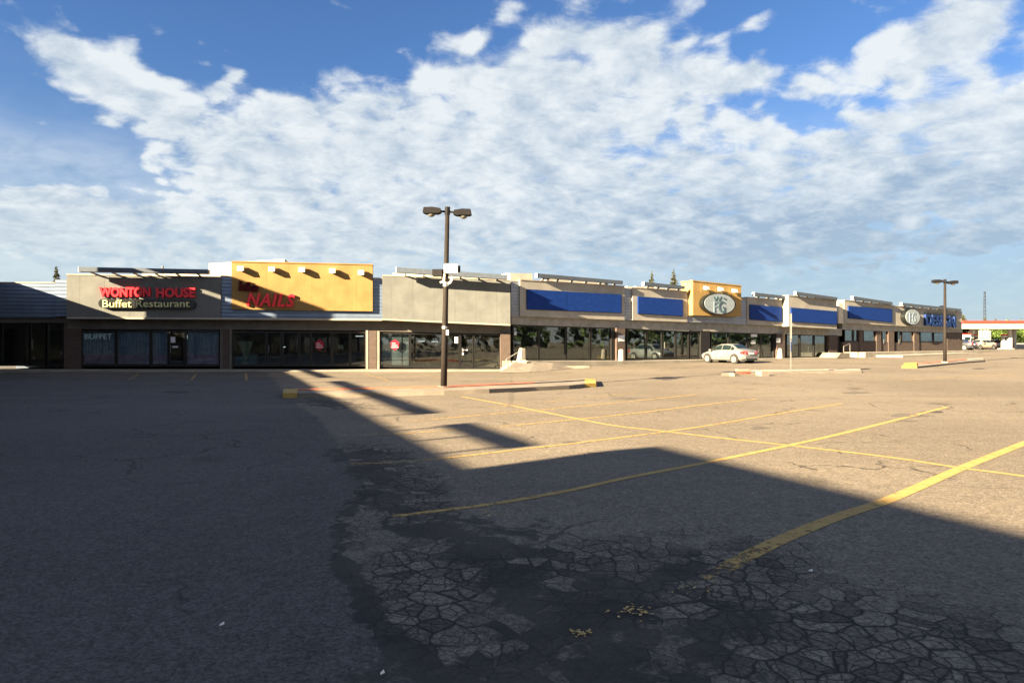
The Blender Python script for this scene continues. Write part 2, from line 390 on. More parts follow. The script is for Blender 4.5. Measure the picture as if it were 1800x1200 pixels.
def pbox(mb, L, px0, px1, tops, bots, of, ob):
    """box on wall line L: front face at distance 'of' in front of the shop line, back face at 'ob'"""
    if not isinstance(tops, (tuple, list)): tops = (tops, tops)
    if not isinstance(bots, (tuple, list)): bots = (bots, bots)
    t0, t1 = L.t(px0, of), L.t(px1, of)
    z = [L.W(px0, bots[0], of).z, L.W(px1, bots[1], of).z, L.W(px1, tops[1], of).z, L.W(px0, tops[0], of).z]
    fr = [L.P(t0, of, z[0]), L.P(t1, of, z[1]), L.P(t1, of, z[2]), L.P(t0, of, z[3])]
    bk = [L.P(t0, ob, z[0]), L.P(t1, ob, z[1]), L.P(t1, ob, z[2]), L.P(t0, ob, z[3])]
    mb.hexa(fr, bk); return mb

def sstep(a): a = max(0., min(1., a)); return a * a * (3 - 2 * a)
HX = [(-60, .0), (-27, .0), (-16, -.02), (-5, -.1), (0, -.12), (3, -.04), (8, .12), (17, .24), (27, .28), (44, .62), (70, .6), (110, .5), (400, .3)]
def hx(x):
    if x <= HX[0][0]: return HX[0][1]
    for (a, p), (b, q) in zip(HX, HX[1:]):
        if x <= b: return p + (q - p) * (x - a) / (b - a)
    return HX[-1][1]
def gz(x, y):
    L = LW if x < 0 else RW
    D = -((x - L.o[0]) * L.n[0] + (y - L.o[1]) * L.n[1])     # >0 behind the shop line
    D = -D
    w = 1 - sstep((D - 2.0) / 22)
    und = .018 * sin(x * .55 + 1.3) * sin(y * .4 + .4) * sstep((y - 2) / 6)
    return hx(x) * w + und
def G(px, py, lift=0.):
    """point of the lot seen at that pixel"""
    k = (px - 900) / F; s = (py - HOR) / F; lo, hi = 1.0, 220.0
    y = 1.0
    while y < 220:
        if EYE - s * y <= gz(k * y, y): break
        y += .25
    lo, hi = y - .25, y
    for _ in range(20):
        m = (lo + hi) / 2
        if EYE - s * m <= gz(k * m, m): hi = m
        else: lo = m
    return Vector((k * hi, hi, gz(k * hi, hi) + lift))

def text_obj(mb_name, txt, L, px0, px1, top, bot, off, depth, m, parent, topo, shear=0., bold=.0, spacing=1.0):
    cu = bpy.data.curves.new('t', 'FONT'); cu.body = txt; cu.size = 1; cu.extrude = .0; cu.shear = shear; cu.offset = bold; cu.space_character = spacing
    cu.resolution_u = 3
    tmp = bpy.data.objects.new('t', cu); COL.objects.link(tmp)
    dg = bpy.context.evaluated_depsgraph_get(); dg.update()
    me = bpy.data.meshes.new_from_object(tmp.evaluated_get(dg))
    bpy.data.objects.remove(tmp); bpy.data.curves.remove(cu)
    xs = [v.co.x for v in me.vertices]; ys = [v.co.y for v in me.vertices]
    x0, x1, y0, y1 = min(xs), max(xs), min(ys), max(ys)
    if not isinstance(top, tuple): top = (top, top)
    if not isinstance(bot, tuple): bot = (bot, bot)
    t0, t1 = L.t(px0, off), L.t(px1, off)
    zt0, zt1 = L.W(px0, top[0], off).z, L.W(px1, top[1], off).z; zb0, zb1 = L.W(px0, bot[0], off).z, L.W(px1, bot[1], off).z
    def mp(x, y, o):
        u = (x - x0) / (x1 - x0); w = (y - y0) / (y1 - y0)
        zb = zb0 + (zb1 - zb0) * u; zt = zt0 + (zt1 - zt0) * u
        return L.P(t0 + (t1 - t0) * u, o, zb + (zt - zb) * w)
    mb = MB(); nv = len(me.vertices)
    mb.v = [mp(v.co.x, v.co.y, off) for v in me.vertices] + [mp(v.co.x, v.co.y, off - depth) for v in me.vertices]
    ec = {}
    for p in me.polygons:
        vs = list(p.vertices)
        mb.f.append(tuple(vs)); mb.f.append(tuple(nv + i for i in reversed(vs)))
        for a, b in zip(vs, vs[1:] + vs[:1]):
            k = (min(a, b), max(a, b)); ec.setdefault(k, []).append((a, b))
    for k, e in ec.items():
        if len(e) == 1: a, b = e[0]; mb.f.append((b, a, nv + a, nv + b))
    bpy.data.meshes.remove(me)
    if topo is None:
        return mb
    return part(mb, mb_name, m, parent, topo)

# ------------------------------------------------------------------ ground
def seg_d(px, py, pts):
    best = 1e9
    for (x0, y0, *_), (x1, y1, *_) in zip(pts, pts[1:]):
        dx, dy = x1 - x0, y1 - y0; t = max(0, min(1, ((px - x0) * dx + (py - y0) * dy) / (dx * dx + dy * dy)))
        best = min(best, math.hypot(px - x0 - t * dx, (py - y0 - t * dy)))
    return best
TAR = [(790, 935, 120, 32, 0), (860, 970, 110, 22, 0), (1040, 1085, 190, 70, -8), (950, 1190, 330, 62, 0), (1180, 1010, 70, 26, -20), (660, 835, 55, 22, 20),
       (640, 800, 60, 14, 0), (575, 707, 75, 9, 5), (690, 885, 60, 22, 25), (1240, 1120, 120, 50, 0), (905, 1045, 60, 60, 0), (1090, 1150, 160, 60, 0), (760, 1185, 60, 30, 0)]
ARC = [(640, 870), (600, 915), (592, 965), (618, 1010), (640, 1060), (672, 1110), (715, 1150), (790, 1195), (840, 1240)]
SEAM = [(480, 660), (500, 695), (560, 735), (600, 790), (640, 850), (595, 910), (590, 965), (615, 1010), (640, 1060), (672, 1110), (715, 1150), (790, 1195), (900, 1290)]
CR = [(1540, 1160, 380, 120, 0, 1.15), (1200, 1030, 230, 62, -8, 1.3), (740, 1060, 120, 120, 30, 1.25), (960, 990, 220, 38, -4, 1.2), (700, 860, 110, 62, 35, 1.25), (620, 930, 60, 70, 0, .8), (850, 1150, 160, 60, 0, .9), (1120, 950, 260, 22, -8, .75),
      (1700, 1190, 260, 90, 0, 1.0), (640, 1180, 50, 40, 0, .4), (1290, 975, 120, 30, -25, .8), (600, 800, 40, 40, 0, .6), (1330, 1090, 150, 60, 10, 1.25), (1560, 1050, 230, 50, 0, .8)]
def masks(x, y):
    if y < 1.6: return .3 if x > 0 else 0, .6 if x > -.3 else 0, 1. if x < -.5 else 0.
    px = 900 + F * x / y; py = HOR + F * EYE / y
    t = 0.
    for cx, cy, rx, ry, a in TAR:
        c, s = cos(radians(a)), sin(radians(a)); u = ((px - cx) * c + (py - cy) * s) / rx; v = (-(px - cx) * s + (py - cy) * c) / ry
        t = max(t, exp(-(u * u + v * v) * .75))
    d = seg_d(px, py, ARC); t = max(t, exp(-(d / (14 + 20 * (py - 850) / 350 if py > 850 else 14)) ** 2) * 1.0)
    k = 0.
    for cx, cy, rx, ry, a, w in CR:
        c, s = cos(radians(a)), sin(radians(a)); u = ((px - cx) * c + (py - cy) * s) / rx; v = (-(px - cx) * s + (py - cy) * c) / ry
        k = max(k, w * exp(-(u * u + v * v) * .6))
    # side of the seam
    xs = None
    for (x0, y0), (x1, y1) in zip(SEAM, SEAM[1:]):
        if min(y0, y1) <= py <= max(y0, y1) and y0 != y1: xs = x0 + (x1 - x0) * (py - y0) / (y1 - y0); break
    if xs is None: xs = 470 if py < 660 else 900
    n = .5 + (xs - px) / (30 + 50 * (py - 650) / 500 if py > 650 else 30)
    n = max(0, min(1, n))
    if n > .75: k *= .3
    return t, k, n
def axis(lo, hi, step, lim, gr):
    a = []; x = lo
    while x < hi + 1e-6: a.append(x); x += step
    s = step; x = a[-1]
    while x < lim: s *= gr; x += s; a.append(x)
    s = step; x = a[0]; pre = []
    while x > -lim: s *= gr; x -= s; pre.append(x)
    return pre[::-1] + a
XS = axis(-4.6, 8, .07, 2500, 1.07); YS = axis(2.5, 11, .07, 2500, 1.045)
gv = []; gt = []; gc = []; gn = []
for y in YS:
    for x in XS:
        gv.append((x, y, gz(x, y)))
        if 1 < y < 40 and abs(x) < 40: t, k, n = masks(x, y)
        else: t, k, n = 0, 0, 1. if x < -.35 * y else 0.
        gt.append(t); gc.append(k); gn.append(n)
nx = len(XS)
gf = [(j * nx + i, j * nx + i + 1, (j + 1) * nx + i + 1, (j + 1) * nx + i) for j in range(len(YS) - 1) for i in range(nx - 1)]
me = bpy.data.meshes.new('parking_lot'); me.from_pydata(gv, [], gf); me.materials.append(M['asphalt'])
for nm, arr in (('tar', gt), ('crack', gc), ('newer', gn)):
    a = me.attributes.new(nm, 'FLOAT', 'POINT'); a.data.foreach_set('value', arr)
me.polygons.foreach_set('use_smooth', [True] * len(me.polygons))
lot = bpy.data.objects.new('parking_lot', me); COL.objects.link(lot); tag(lot, kind='structure')

def strip(name, pts, widths, m, lift=.004, wear=None, seg=.35, kind='structure'):
    """flat painted band following ground points"""
    P = []
    for (a, wa, ra), (b, wb, rb) in zip(zip(pts, widths, wear), zip(pts[1:], widths[1:], wear[1:])):
        n = max(1, int((b - a).length / seg))
        for i in range(n): f = i / n; P.append((a.lerp(b, f), wa + (wb - wa) * f, ra + (rb - ra) * f))
    P.append((pts[-1], widths[-1], wear[-1]))
    v = []; w = []
    for i, (p, wd, r) in enumerate(P):
        d = (P[min(i + 1, len(P) - 1)][0] - P[max(i - 1, 0)][0]); d.z = 0; d.normalize(); s = Vector((-d.y, d.x, 0)) * wd / 2
        for q in (p + s, p, p - s): v.append((q.x, q.y, gz(q.x, q.y) + lift)); w.append(r)
    f = []
    for i in range(len(P) - 1):
        for k in (0, 1): f.append((i * 3 + k, i * 3 + k + 1, i * 3 + k + 4, i * 3 + k + 3))
    me = bpy.data.meshes.new(name); me.from_pydata(v, [], f); me.materials.append(M[m])
    a = me.attributes.new('wear', 'FLOAT', 'POINT'); a.data.foreach_set('value', w)
    o = bpy.data.objects.new(name, me); COL.objects.link(o); tag(o, kind=kind); return o
def smooth_px(pts, n=6):
    out = []
    for i in range(len(pts) - 1):
        p0 = pts[max(i - 1, 0)]; p1 = pts[i]; p2 = pts[i + 1]; p3 = pts[min(i + 2, len(pts) - 1)]
        for k in range(n):
            t = k / n
            out.append(tuple(.5 * ((2 * p1[j]) + (-p0[j] + p2[j]) * t + (2 * p0[j] - 5 * p1[j] + 4 * p2[j] - p3[j]) * t * t + (-p0[j] + 3 * p1[j] - 3 * p2[j] + p3[j]) * t ** 3) for j in (0, 1)))
    out.append(pts[-1]); return out
LINES = [
    ([(812, 697), (900, 713), (1000, 733), (1080, 748), (1160, 757), (1270, 770), (1390, 783), (1560, 803), (1680, 821), (1757, 831), (1860, 845)], .13, .12, 0., 0.),
    ([(1232, 1029), (1290, 990), (1370, 950), (1470, 909), (1560, 879), (1680, 827), (1757, 796), (1900, 740)], .165, .165, .92, .05),
    ([(690, 908), (760, 899), (870, 885), (1000, 862), (1100, 840), (1230, 815), (1390, 782), (1500, 757), (1665, 715)], .10, .13, .55, 0.),
    ([(612, 815), (700, 812), (800, 803), (910, 790), (1000, 780), (1160, 760), (1250, 747), (1350, 730), (1480, 709)], .10, .10, .75, .25),
    ([(560, 767), (700, 762), (850, 752), (950, 743), (1100, 728), (1240, 711), (1330, 701)], .10, .11, .72, .3),
    ([(615, 743), (730, 739), (860, 728), (1000, 716), (1100, 706), (1225, 693)], .10, .10, .8, .4),
    ([(860, 716), (960, 706), (1060, 696), (1120, 689)], .09, .09, .6, .6),
    ([(1400, 745), (1560, 712), (1680, 690)], .01, .01, .9, .9),
    ([(640, 657), (660, 662), (683, 669)], .10, .10, .5, .5), ([(735, 656), (760, 661), (790, 667)], .10, .10, .6, .6),
    ([(432, 656), (434, 668)], .11, .11, .4, .4), ([(345, 657), (336, 668)], .11, .11, .5, .5), ([(245, 656), (225, 668)], .11, .11, .6, .6),
    ([(1590, 668), (1700, 661), (1830, 655)], .12, .12, .5, .6), ([(1280, 680), (1420, 672), (1500, 668)], .09, .09, .6, .7),
]
for pts, w0, w1, r0, r1 in LINES:
    if w0 < .05: continue
    w0 *= .8; w1 *= .8; r0 = r0 - .10; r1 = r1 - .12
    pp = smooth_px(pts, 4); n = len(pp)
    strip('parking_line', [G(*p) for p in pp], [w0 + (w1 - w0) * i / (n - 1) for i in range(n)], 'line',
          wear=[max(r0 + (r1 - r0) * min(1, i / (n - 1) * 2.2), -.1) for i in range(n)])

# potholes and oil stains far off: flat ragged sheets
def blotch(name, px, py, rx, ry, m, lift=.004, seed=0, kind='structure'):
    rnd = random.Random(seed); mb = MB(); n = 22; P = []
    for k in range(n):
        a = 2 * pi * k / n; r = .65 + .5 * rnd.random()
        P.append(G(px + rx * r * cos(a), py + ry * r * sin(a), lift))
    c = G(px, py, lift)
    for k in range(n): mb.quad(c, P[(k + 1) % n], P[k])
    o = mb.build(name, m); tag(o, kind=kind); return o
M['tarpatch'] = rough_mat('tar_patch', (.030, .028, .025), .9, .25, 3)
M['stain'] = rough_mat('old_stain', (.085, .075, .062), .9, .2, 3)
for i, (a, b, c, d, k) in enumerate([(1170, 665, 22, 3.0, 'tarpatch'), (1200, 663, 14, 1.6, 'stain'), (1600, 730, 40, 3, 'stain'), (1640, 724, 22, 2, 'tarpatch'), (1335, 752, 22, 2.5, 'stain'), (310, 689, 26, 2.2, 'tarpatch'),
                                     (1010, 777, 26, 2, 'stain'), (1720, 648, 14, 1.2, 'tarpatch'), (1505, 690, 30, 2, 'stain'), (1100, 700, 30, 2, 'stain')]):
    blotch('asphalt_patch', a, b, c, d, k, seed=i)

# ------------------------------------------------------------------ kerbed islands
def island(label, front, back, h, segs, group='kerbed islands'):
    """front/back: pixel polylines of the two long edges on the lot; segs: list of (i0,i1,name,mat) bands between the edges"""
    A = [G(*p) for p in front]; B = [G(*p) for p in back]
    c = (A[0] + B[-1]) / 2
    t = thing('kerbed_island', label, 'kerb island', (c.x, c.y, gz(c.x, c.y)), 0, group)
    for (i0, i1, f0, f1, nm, mt, hh, lb) in segs:
        mb = MB()
        for i in range(i0, i1):
            a0, a1 = A[i].lerp(B[i], f0), A[i + 1].lerp(B[i + 1], f0); b0, b1 = A[i].lerp(B[i], f1), A[i + 1].lerp(B[i + 1], f1)
            lo = [Vector((q.x, q.y, q.z - .05)) for q in (a0, a1, b1, b0)]; hi = [Vector((q.x, q.y, q.z + hh)) for q in (a0, a1, b1, b0)]
            b = len(mb.v); mb.v += lo + hi
            mb.f += [(b, b + 1, b + 5, b + 4), (b + 3, b + 7, b + 6, b + 2), (b + 4, b + 5, b + 6, b + 7)]
            if i == i0: mb.f.append((b, b + 4, b + 7, b + 3))
            if i == i1 - 1: mb.f.append((b + 1, b + 2, b + 6, b + 5))
        part(mb, nm, mt, t, t, lb)
    return t
island('long low concrete island with red painted strip and yellow ends under the nearer lamp post',
       [(497, 699), (522, 699), (600, 698), (700, 696), (780, 694), (860, 691), (940, 687), (1000, 684), (1028, 681), (1048, 680)],
       [(499, 691), (524, 690), (600, 689), (700, 687), (780, 685), (860, 681), (940, 677), (1000, 673), (1028, 671), (1046, 671)], .13,
       [(0, 1, 0, 1, 'yellow_nose', 'kerb_yellow', .135, None), (1, 8, 0, .22, 'kerb', 'kerb', .13, None), (1, 8, .22, .72, 'median_fill', 'kerb', .11, None),
        (1, 6, .72, 1, 'red_strip', 'kerb_red', .135, 'red painted far kerb'), (6, 8, .72, 1, 'far_kerb', 'kerb', .135, None), (8, 9, 0, 1, 'yellow_nose', 'kerb_yellow', .135, None)])
island('broken low concrete island around the sign post beyond the stalls',
       [(1268, 660), (1290, 660), (1320, 659), (1390, 657), (1450, 656), (1515, 655)],
       [(1272, 655), (1290, 654), (1320, 653), (1390, 652), (1450, 651), (1512, 651)], .10,
       [(0, 1, 0, 1, 'broken_end', 'kerb', .09, None), (1, 2, .3, 1, 'rubble_fill', 'kerb_red', .05, None), (2, 5, 0, .25, 'kerb', 'kerb', .07, None), (2, 5, .25, .8, 'median_fill', 'kerb', .05, None), (2, 5, .8, 1, 'far_kerb', 'pale', .07, None)])
island('far concrete island with yellow end and red strip under the farther lamp post',
       [(1585, 647), (1612, 647), (1622, 646), (1660, 642), (1700, 638), (1730, 636)],
       [(1590, 641), (1612, 640), (1622, 640), (1660, 637), (1700, 633), (1728, 632)], .10,
       [(0, 1, 0, 1, 'yellow_nose', 'kerb_yellow', .135, None), (1, 5, 0, .3, 'kerb', 'kerb', .10, None), (1, 5, .3, .75, 'median_fill', 'kerb', .08, None), (1, 4, .75, 1, 'red_strip', 'kerb_red', .11, 'red painted far kerb'), (4, 5, .75, 1, 'far_kerb', 'pale', .11, None)])
def chunk(px, py, w, d, h, rz, label):
    p = G(px, py); mb = MB(); mx = Matrix.Translation(p) @ Matrix.Rotation(rz, 4, 'Z')
    poly = [mx @ Vector(q) for q in ((-w, -d, -.02), (w * .8, -d, -.02), (w, d * .6, -.02), (w * .2, d, -.02), (-w * .9, d * .8, -.02))]
    mb.prism(poly[::-1], (0, 0, h)); o = mb.build('concrete_chunk', 'kerb'); o['label'] = label; o['category'] = 'rubble'; o['group'] = 'broken pieces of kerb'
chunk(1340, 660, .22, .25, .22, .3, 'upright broken kerb piece beside the left part of the broken island')
chunk(1305, 652, .35, .2, .12, .1, 'flat pale kerb piece lying behind the broken island, left of the sign post')
chunk(1290, 660.5, .16, .18, .14, .5, 'small kerb piece at the left end of the broken island')
chunk(1460, 650.5, .3, .15, .08, 0, 'pale kerb piece on the right part of the broken island')

# wheel stop near the ramp
def wheel_stop(px, py, label):
    p = G(px, py); t = Matrix.Translation(p) @ Matrix.Rotation(radians(8), 4, 'Z'); mb = MB()
    poly = [t @ Vector(q) for q in ((-.9, -.12, 0), (-.9, -.06, .14), (-.9, .06, .14), (-.9, .12, 0))]
    mb.prism(poly, t.to_3x3() @ Vector((1.8, 0, 0))); o = mb.build('wheel_stop', 'kerb'); tag(o, label, 'wheel stop')
wheel_stop(1010, 647, 'pale concrete wheel stop lying in front of the ramp')

# ------------------------------------------------------------------ sidewalks
def walk(name, L, px0, px1, z0, z1, width, m='concrete', back=-.3, n=1, kerbm=True, front=None):
    mb = MB(); t0, t1 = L.t(px0), L.t(px1)
    a = (L.P(t0, width, z0), L.P(t1, width, z1)); b = (L.P(t0, back, z0), L.P(t1, back, z1))
    dz = Vector((0, 0, -1.0))
    mb.hexa([a[0] + dz, a[1] + dz, a[1], a[0]], [b[0] + dz, b[1] + dz, b[1], b[0]])
    o = mb.build(name, m); tag(o, kind='structure'); return o
walk('sidewalk', LW, -40, 700, .13, -.02, 1.9)
walk('sidewalk', LW, 700, 884, -.02, -.07, 1.9)
walk('sidewalk', RW, 906, 1100, .45, .34, 1.5)
walk('sidewalk', RW, 1100, 1473, .34, .33, 1.5)
walk('sidewalk', RW, 1481, 1700, .74, .78, 2.0)
walk('sidewalk', RW, 1500, 1640, .5, .66, 4.2)

# steps at the corner
st = thing('concrete_steps', 'short concrete steps between the lower and the upper pavement beside the brick pier', 'steps', tuple(LW.W(895, 645, 1.2)), LW.ph)
def stairs():
    mb = MB(); side = MB(); n = 4
    x0, x1 = LW.t(884, 1.0), LW.t(912, 1.0); zl, zh = -.07, .45
    for k in range(n):
        a = x0 + (x1 - x0) * k / n; z = zl + (zh - zl) * (k + 1) / n
        fr = [LW.P(a, 1.55, -.5), LW.P(x1 + .25, 1.55, -.5), LW.P(x1 + .25, 1.55, z), LW.P(a, 1.55, z)]
        bk = [LW.P(a, .0, -.5), LW.P(x1 + .25, .0, -.5), LW.P(x1 + .25, .0, z), LW.P(a, .0, z)]
        if k == 0: mb.hexa(fr, bk)
        else:
            zb = zl + (zh - zl) * k / n + .001
            for q in (fr[0], fr[1], bk[0], bk[1]): q.z = zb
            mb.hexa(fr, bk)
    part(mb, 'treads', 'concrete', st, st)
    poly = [LW.P(x0 - .25, 1.8, zl - .2), LW.P(x0 - .05, 1.8, zl - .2), LW.P(x1 + .1, 1.8, zh - .12), LW.P(x1 + .3, 1.8, zh - .12), LW.P(x1 + .3, 1.8, zh + .06), LW.P(x1, 1.8, zh + .06), LW.P(x0 - .25, 1.8, zl + .06)]
    side.prism(poly, LW.P(0, 1.56, 0) - LW.P(0, 1.8, 0)); part(side, 'side_kerb', 'pale', st, st)
stairs()
def handrail(label, L, pxa, pya, pxb, pyb, off, h, mname='steel'):
    a = L.W(pxa, pya, off); b = L.W(pxb, pyb, off)
    t = thing('handrail', label, 'handrail', tuple(a), L.ph)
    mb = MB().tube([a + Vector((0, 0, h)), b + Vector((0, 0, h))], .028, 8); part(mb, 'top_rail', mname, t, t)
    for q in (a, b): part(MB().tube([q - Vector((0, 0, .1)), q + Vector((0, 0, h))], .025, 8), 'post', mname, t, t)
handrail('thin sloping steel handrail on the corner steps', LW, 890, 650, 917, 634, 1.68, .62)
handrail('thin sloping steel handrail at the steps of the far block', RW, 1483, 622, 1494, 617, 1.6, .62)

def bollard(label, L, px, py, off, r0, r1, h, m='pale'):
    p = L.W(px, py, off); mb = MB().tube([p - Vector((0, 0, .2)), p + Vector((0, 0, h * .15)), p + Vector((0, 0, h * .9)), p + Vector((0, 0, h))], [r0, r0, r1, r1 * .7], 14)
    o = mb.build('concrete_bollard', m, None, True); tag(o, label, 'bollard', 'pale concrete bollards')
def tapered(label, L, px0, px1, tp0, tp1, ytop, ybot, off):
    a, b = L.t(px0, off), L.t(px1, off); c, d = L.t(tp0, off), L.t(tp1, off); z0 = L.W(px0, ybot, off).z; z1 = L.W(tp0, ytop, off).z
    mb = MB(); mb.prism([L.P(a, off, z0 - .1), L.P(b, off, z0 - .1), L.P(d, off, z1), L.P(c, off, z1)], L.P(0, off - .35, 0) - L.P(0, off, 0))
    o = mb.build('concrete_buttress', 'pale'); tag(o, label, 'buttress')
tapered('tall tapered pale concrete buttress at the head of the corner steps', RW, 912, 924, 918, 923, 612, 637, 1.0)
bollard('pale bollard before the pier with the white notice, left of the parked car', RW, 1092, 634, .9, .2, .17, .75)
bollard('pale bollard before the second noticed pier, between parked car and sign post', RW, 1371, 630, .9, .22, .14, .78)

# concrete ramp apron
mb = MB()
def gq(px, off): q = RW.P(RW.t(px, off), off, 0); q.z = gz(q.x, q.y) + .012; return q
fr = [gq(878, 3.7), gq(930, 4.1), gq(968, 3.6), gq(1004, 2.2)]
up = [RW.P(RW.t(906, 1.5), 1.52, .435), RW.P(RW.t(940, 1.5), 1.52, .42), RW.P(RW.t(972, 1.5), 1.52, .32), RW.P(RW.t(1004, 1.5), 1.52, .10)]
for k in range(3): mb.quad(fr[k], fr[k + 1], up[k + 1], up[k])
mb.quad(fr[0] - Vector((0, 0, .3)), fr[0], up[0], up[0] - Vector((0, 0, .6)))
o = mb.build('concrete_ramp', 'kerb'); tag(o, kind='structure')
mb = MB(); a, b, c = RW.W(1471, 628.5, 1.7), RW.W(1494, 628.5, 2.6), RW.W(1484, 618.5, 1.2)
mb.prism([RW.W(1471, 629, 1.8), RW.W(1494, 629, 1.8), RW.W(1494, 620, 1.8), RW.W(1478, 620, 1.8)], RW.P(0, .2, 0) - RW.P(0, 1.8, 0))
o = mb.build('concrete_steps', 'kerb'); tag(o, 'pale concrete block of steps at the near end of the far pavement', 'steps')

# ------------------------------------------------------------------ the shops
def window(L, u, px0, px1, top, bot, gm='glass', name='window', off=0., bar=.055, label=None, handle=False):
    if not isinstance(top, tuple): top = (top, top)
    if not isinstance(bot, tuple): bot = (bot, bot)
    t0, t1 = L.t(px0), L.t(px1)
    zt0, zt1 = L.W(px0, top[0]).z, L.W(px1, top[1]).z; zb0, zb1 = L.W(px0, bot[0]).z, L.W(px1, bot[1]).z
    def P(t, o, fz):   # fz 0 bottom .. 1 top
        f = (t - t0) / (t1 - t0); zb = zb0 + (zb1 - zb0) * f; zt = zt0 + (zt1 - zt0) * f; return L.P(t, o, zb + (zt - zb) * fz)
    H = zt0 - zb0; b = bar; bh = b / H; bb = (.14 if name == 'window' else .2) / H
    fm = MB()
    def bx(ta, tb, fa, fb, of=off + .05, ob=off - .06):
        fm.hexa([P(ta, of, fa), P(tb, of, fa), P(tb, of, fb), P(ta, of, fb)], [P(ta, ob, fa), P(tb, ob, fa), P(tb, ob, fb), P(ta, ob, fb)])
    bx(t0, t0 + b, 0, 1); bx(t1 - b, t1, 0, 1); bx(t0 + b, t1 - b, 0, bb); bx(t0 + b, t1 - b, 1 - bh * 1.4, 1)
    w = part(fm, name, 'frame', u, u, label)
    pm = MB(); o1, o0 = off - .005, off - .017
    pm.hexa([P(t0 + b, o1, bb), P(t1 - b, o1, bb), P(t1 - b, o1, 1 - bh * 1.4), P(t0 + b, o1, 1 - bh * 1.4)], [P(t0 + b, o0, bb), P(t1 - b, o0, bb), P(t1 - b, o0, 1 - bh * 1.4), P(t0 + b, o0, 1 - bh * 1.4)])
    part(pm, 'pane', gm, w, u)
    if name == 'door':
        tm = t0 + b * 2.2; part(MB().bar(P(tm, off + .1, .38), P(tm, off + .1, .6), .035), 'handle', 'steel', w, u)
    return w

def unit(L, label, px0, px1, wins, wtop, wbot, piers, lint, fasc, fasc_off, mats, roofz=None, depth=14, intdepth=5, group=None, bulk=None, name='shop_unit'):
    """one shop bay of the row. wtop/wbot: (left,right) pixel rows of the glazing; lint=(tops,bots); fasc=(px0,px1,tops,bots)"""
    base = L.W((px0 + px1) / 2, (wbot[0] + wbot[1]) / 2)
    u = thing(name, label, 'shop', tuple(base), L.ph, group)
    def row(r, px): return r[0] + (r[1] - r[0]) * (px - px0) / (px1 - px0)
    fa = MB(); pbox(fa, L, fasc[0], fasc[1], fasc[2], fasc[3], fasc_off, -.35); part(fa, 'fascia', mats[0], u, u)
    # capping flashing and bottom trim of the fascia
    cm = MB()
    t0, t1 = L.t(fasc[0], fasc_off), L.t(fasc[1], fasc_off)
    za, zb = L.W(fasc[0], fasc[2][0], fasc_off).z, L.W(fasc[1], fasc[2][1], fasc_off).z
    cm.hexa([L.P(t0, fasc_off + .03, za + .002), L.P(t1, fasc_off + .03, zb + .002), L.P(t1, fasc_off + .03, zb + .06), L.P(t0, fasc_off + .03, za + .06)],
            [L.P(t0, -.4, za + .002), L.P(t1, -.4, zb + .002), L.P(t1, -.4, zb + .06), L.P(t0, -.4, za + .06)])
    part(cm, 'flashing', 'trim', u, u)
    lm = MB(); pbox(lm, L, px0, px1, lint[0], lint[1], .12, -.3); part(lm, 'lintel', mats[1], u, u)
    for (a, b, m, *rest) in piers:
        of = rest[0] if rest else .14
        zt = L.W(a, row(lint[1], a)).z + .01; zbt = L.W(a, row(wbot, a)).z - .35
        pm = MB(); ta, tb = L.t(a, of), L.t(b, of)
        pm.hexa([L.P(ta, of, zbt), L.P(tb, of, zbt), L.P(tb, of, zt), L.P(ta, of, zt)], [L.P(ta, -.28, zbt), L.P(tb, -.28, zbt), L.P(tb, -.28, zt), L.P(ta, -.28, zt)])
        part(pm, 'pier', m, u, u)
    for w in wins:
        nm = 'door' if len(w) > 2 and w[2] == 'd' else 'window'
        gm = w[3] if len(w) > 3 else 'glass'
        bt = (row(wbot, w[0]), row(wbot, w[1])) if not bulk or nm == 'door' else (row(bulk, w[0]), row(bulk, w[1]))
        window(L, u, w[0], w[1], (row(wtop, w[0]), row(wtop, w[1])), bt, gm, nm)
    if bulk:
        bm = MB(); pbox(bm, L, px0, px1, bulk, wbot, .08, -.2); part(bm, 'bulkhead_wall', 'brick', u, u)
    # interior room, back wall and roof
    zc = min(L.W(px0, lint[1][0]).z, L.W(px1, lint[1][1]).z); zf = min(L.W(px0, wbot[0]).z, L.W(px1, wbot[1]).z) + .02
    t0, t1 = L.t(px0) + .01, L.t(px1) - .01
    im = MB(); D = -intdepth
    im.quad(L.P(t0, D, zf), L.P(t1, D, zf), L.P(t1, D, zc + .35), L.P(t0, D, zc + .35))
    im.quad(L.P(t0, D, zf), L.P(t0, -.31, zf), L.P(t0, -.31, zc + .35), L.P(t0, D, zc + .35)); im.quad(L.P(t1, -.31, zf), L.P(t1, D, zf), L.P(t1, D, zc + .35), L.P(t1, -.31, zc + .35))
    im.quad(L.P(t0, D, zc + .35), L.P(t1, D, zc + .35), L.P(t1, -.31, zc + .35), L.P(t0, -.31, zc + .35))
    part(im, 'interior', 'interior', u, u)
    fm = MB(); fm.quad(L.P(t0, -.05, zf), L.P(t1, -.05, zf), L.P(t1, D, zf), L.P(t0, D, zf)); part(fm, 'floor', 'interior_floor', u, u)
    zr = min(za, zb) - .55
    rm = MB(); rm.hexa([L.P(t0, -.42, zc + .4), L.P(t1, -.42, zc + .4), L.P(t1, -.42, zr), L.P(t0, -.42, zr)], [L.P(t0, -depth, zc + .4), L.P(t1, -depth, zc + .4), L.P(t1, -depth, zr), L.P(t0, -depth, zr)])
    part(rm, 'roof', 'roof', u, u)
    bw = MB(); bw.hexa([L.P(t0, D - .1, zf - .6), L.P(t1, D - .1, zf - .6), L.P(t1, D - .1, zc + .38), L.P(t0, D - .1, zc + .38)], [L.P(t0, -depth, zf - .6), L.P(t1, -depth, zf - .6), L.P(t1, -depth, zc + .38), L.P(t0, -depth, zc + .38)])
    part(bw, 'rear_wall', mats[0], u, u)
    return u

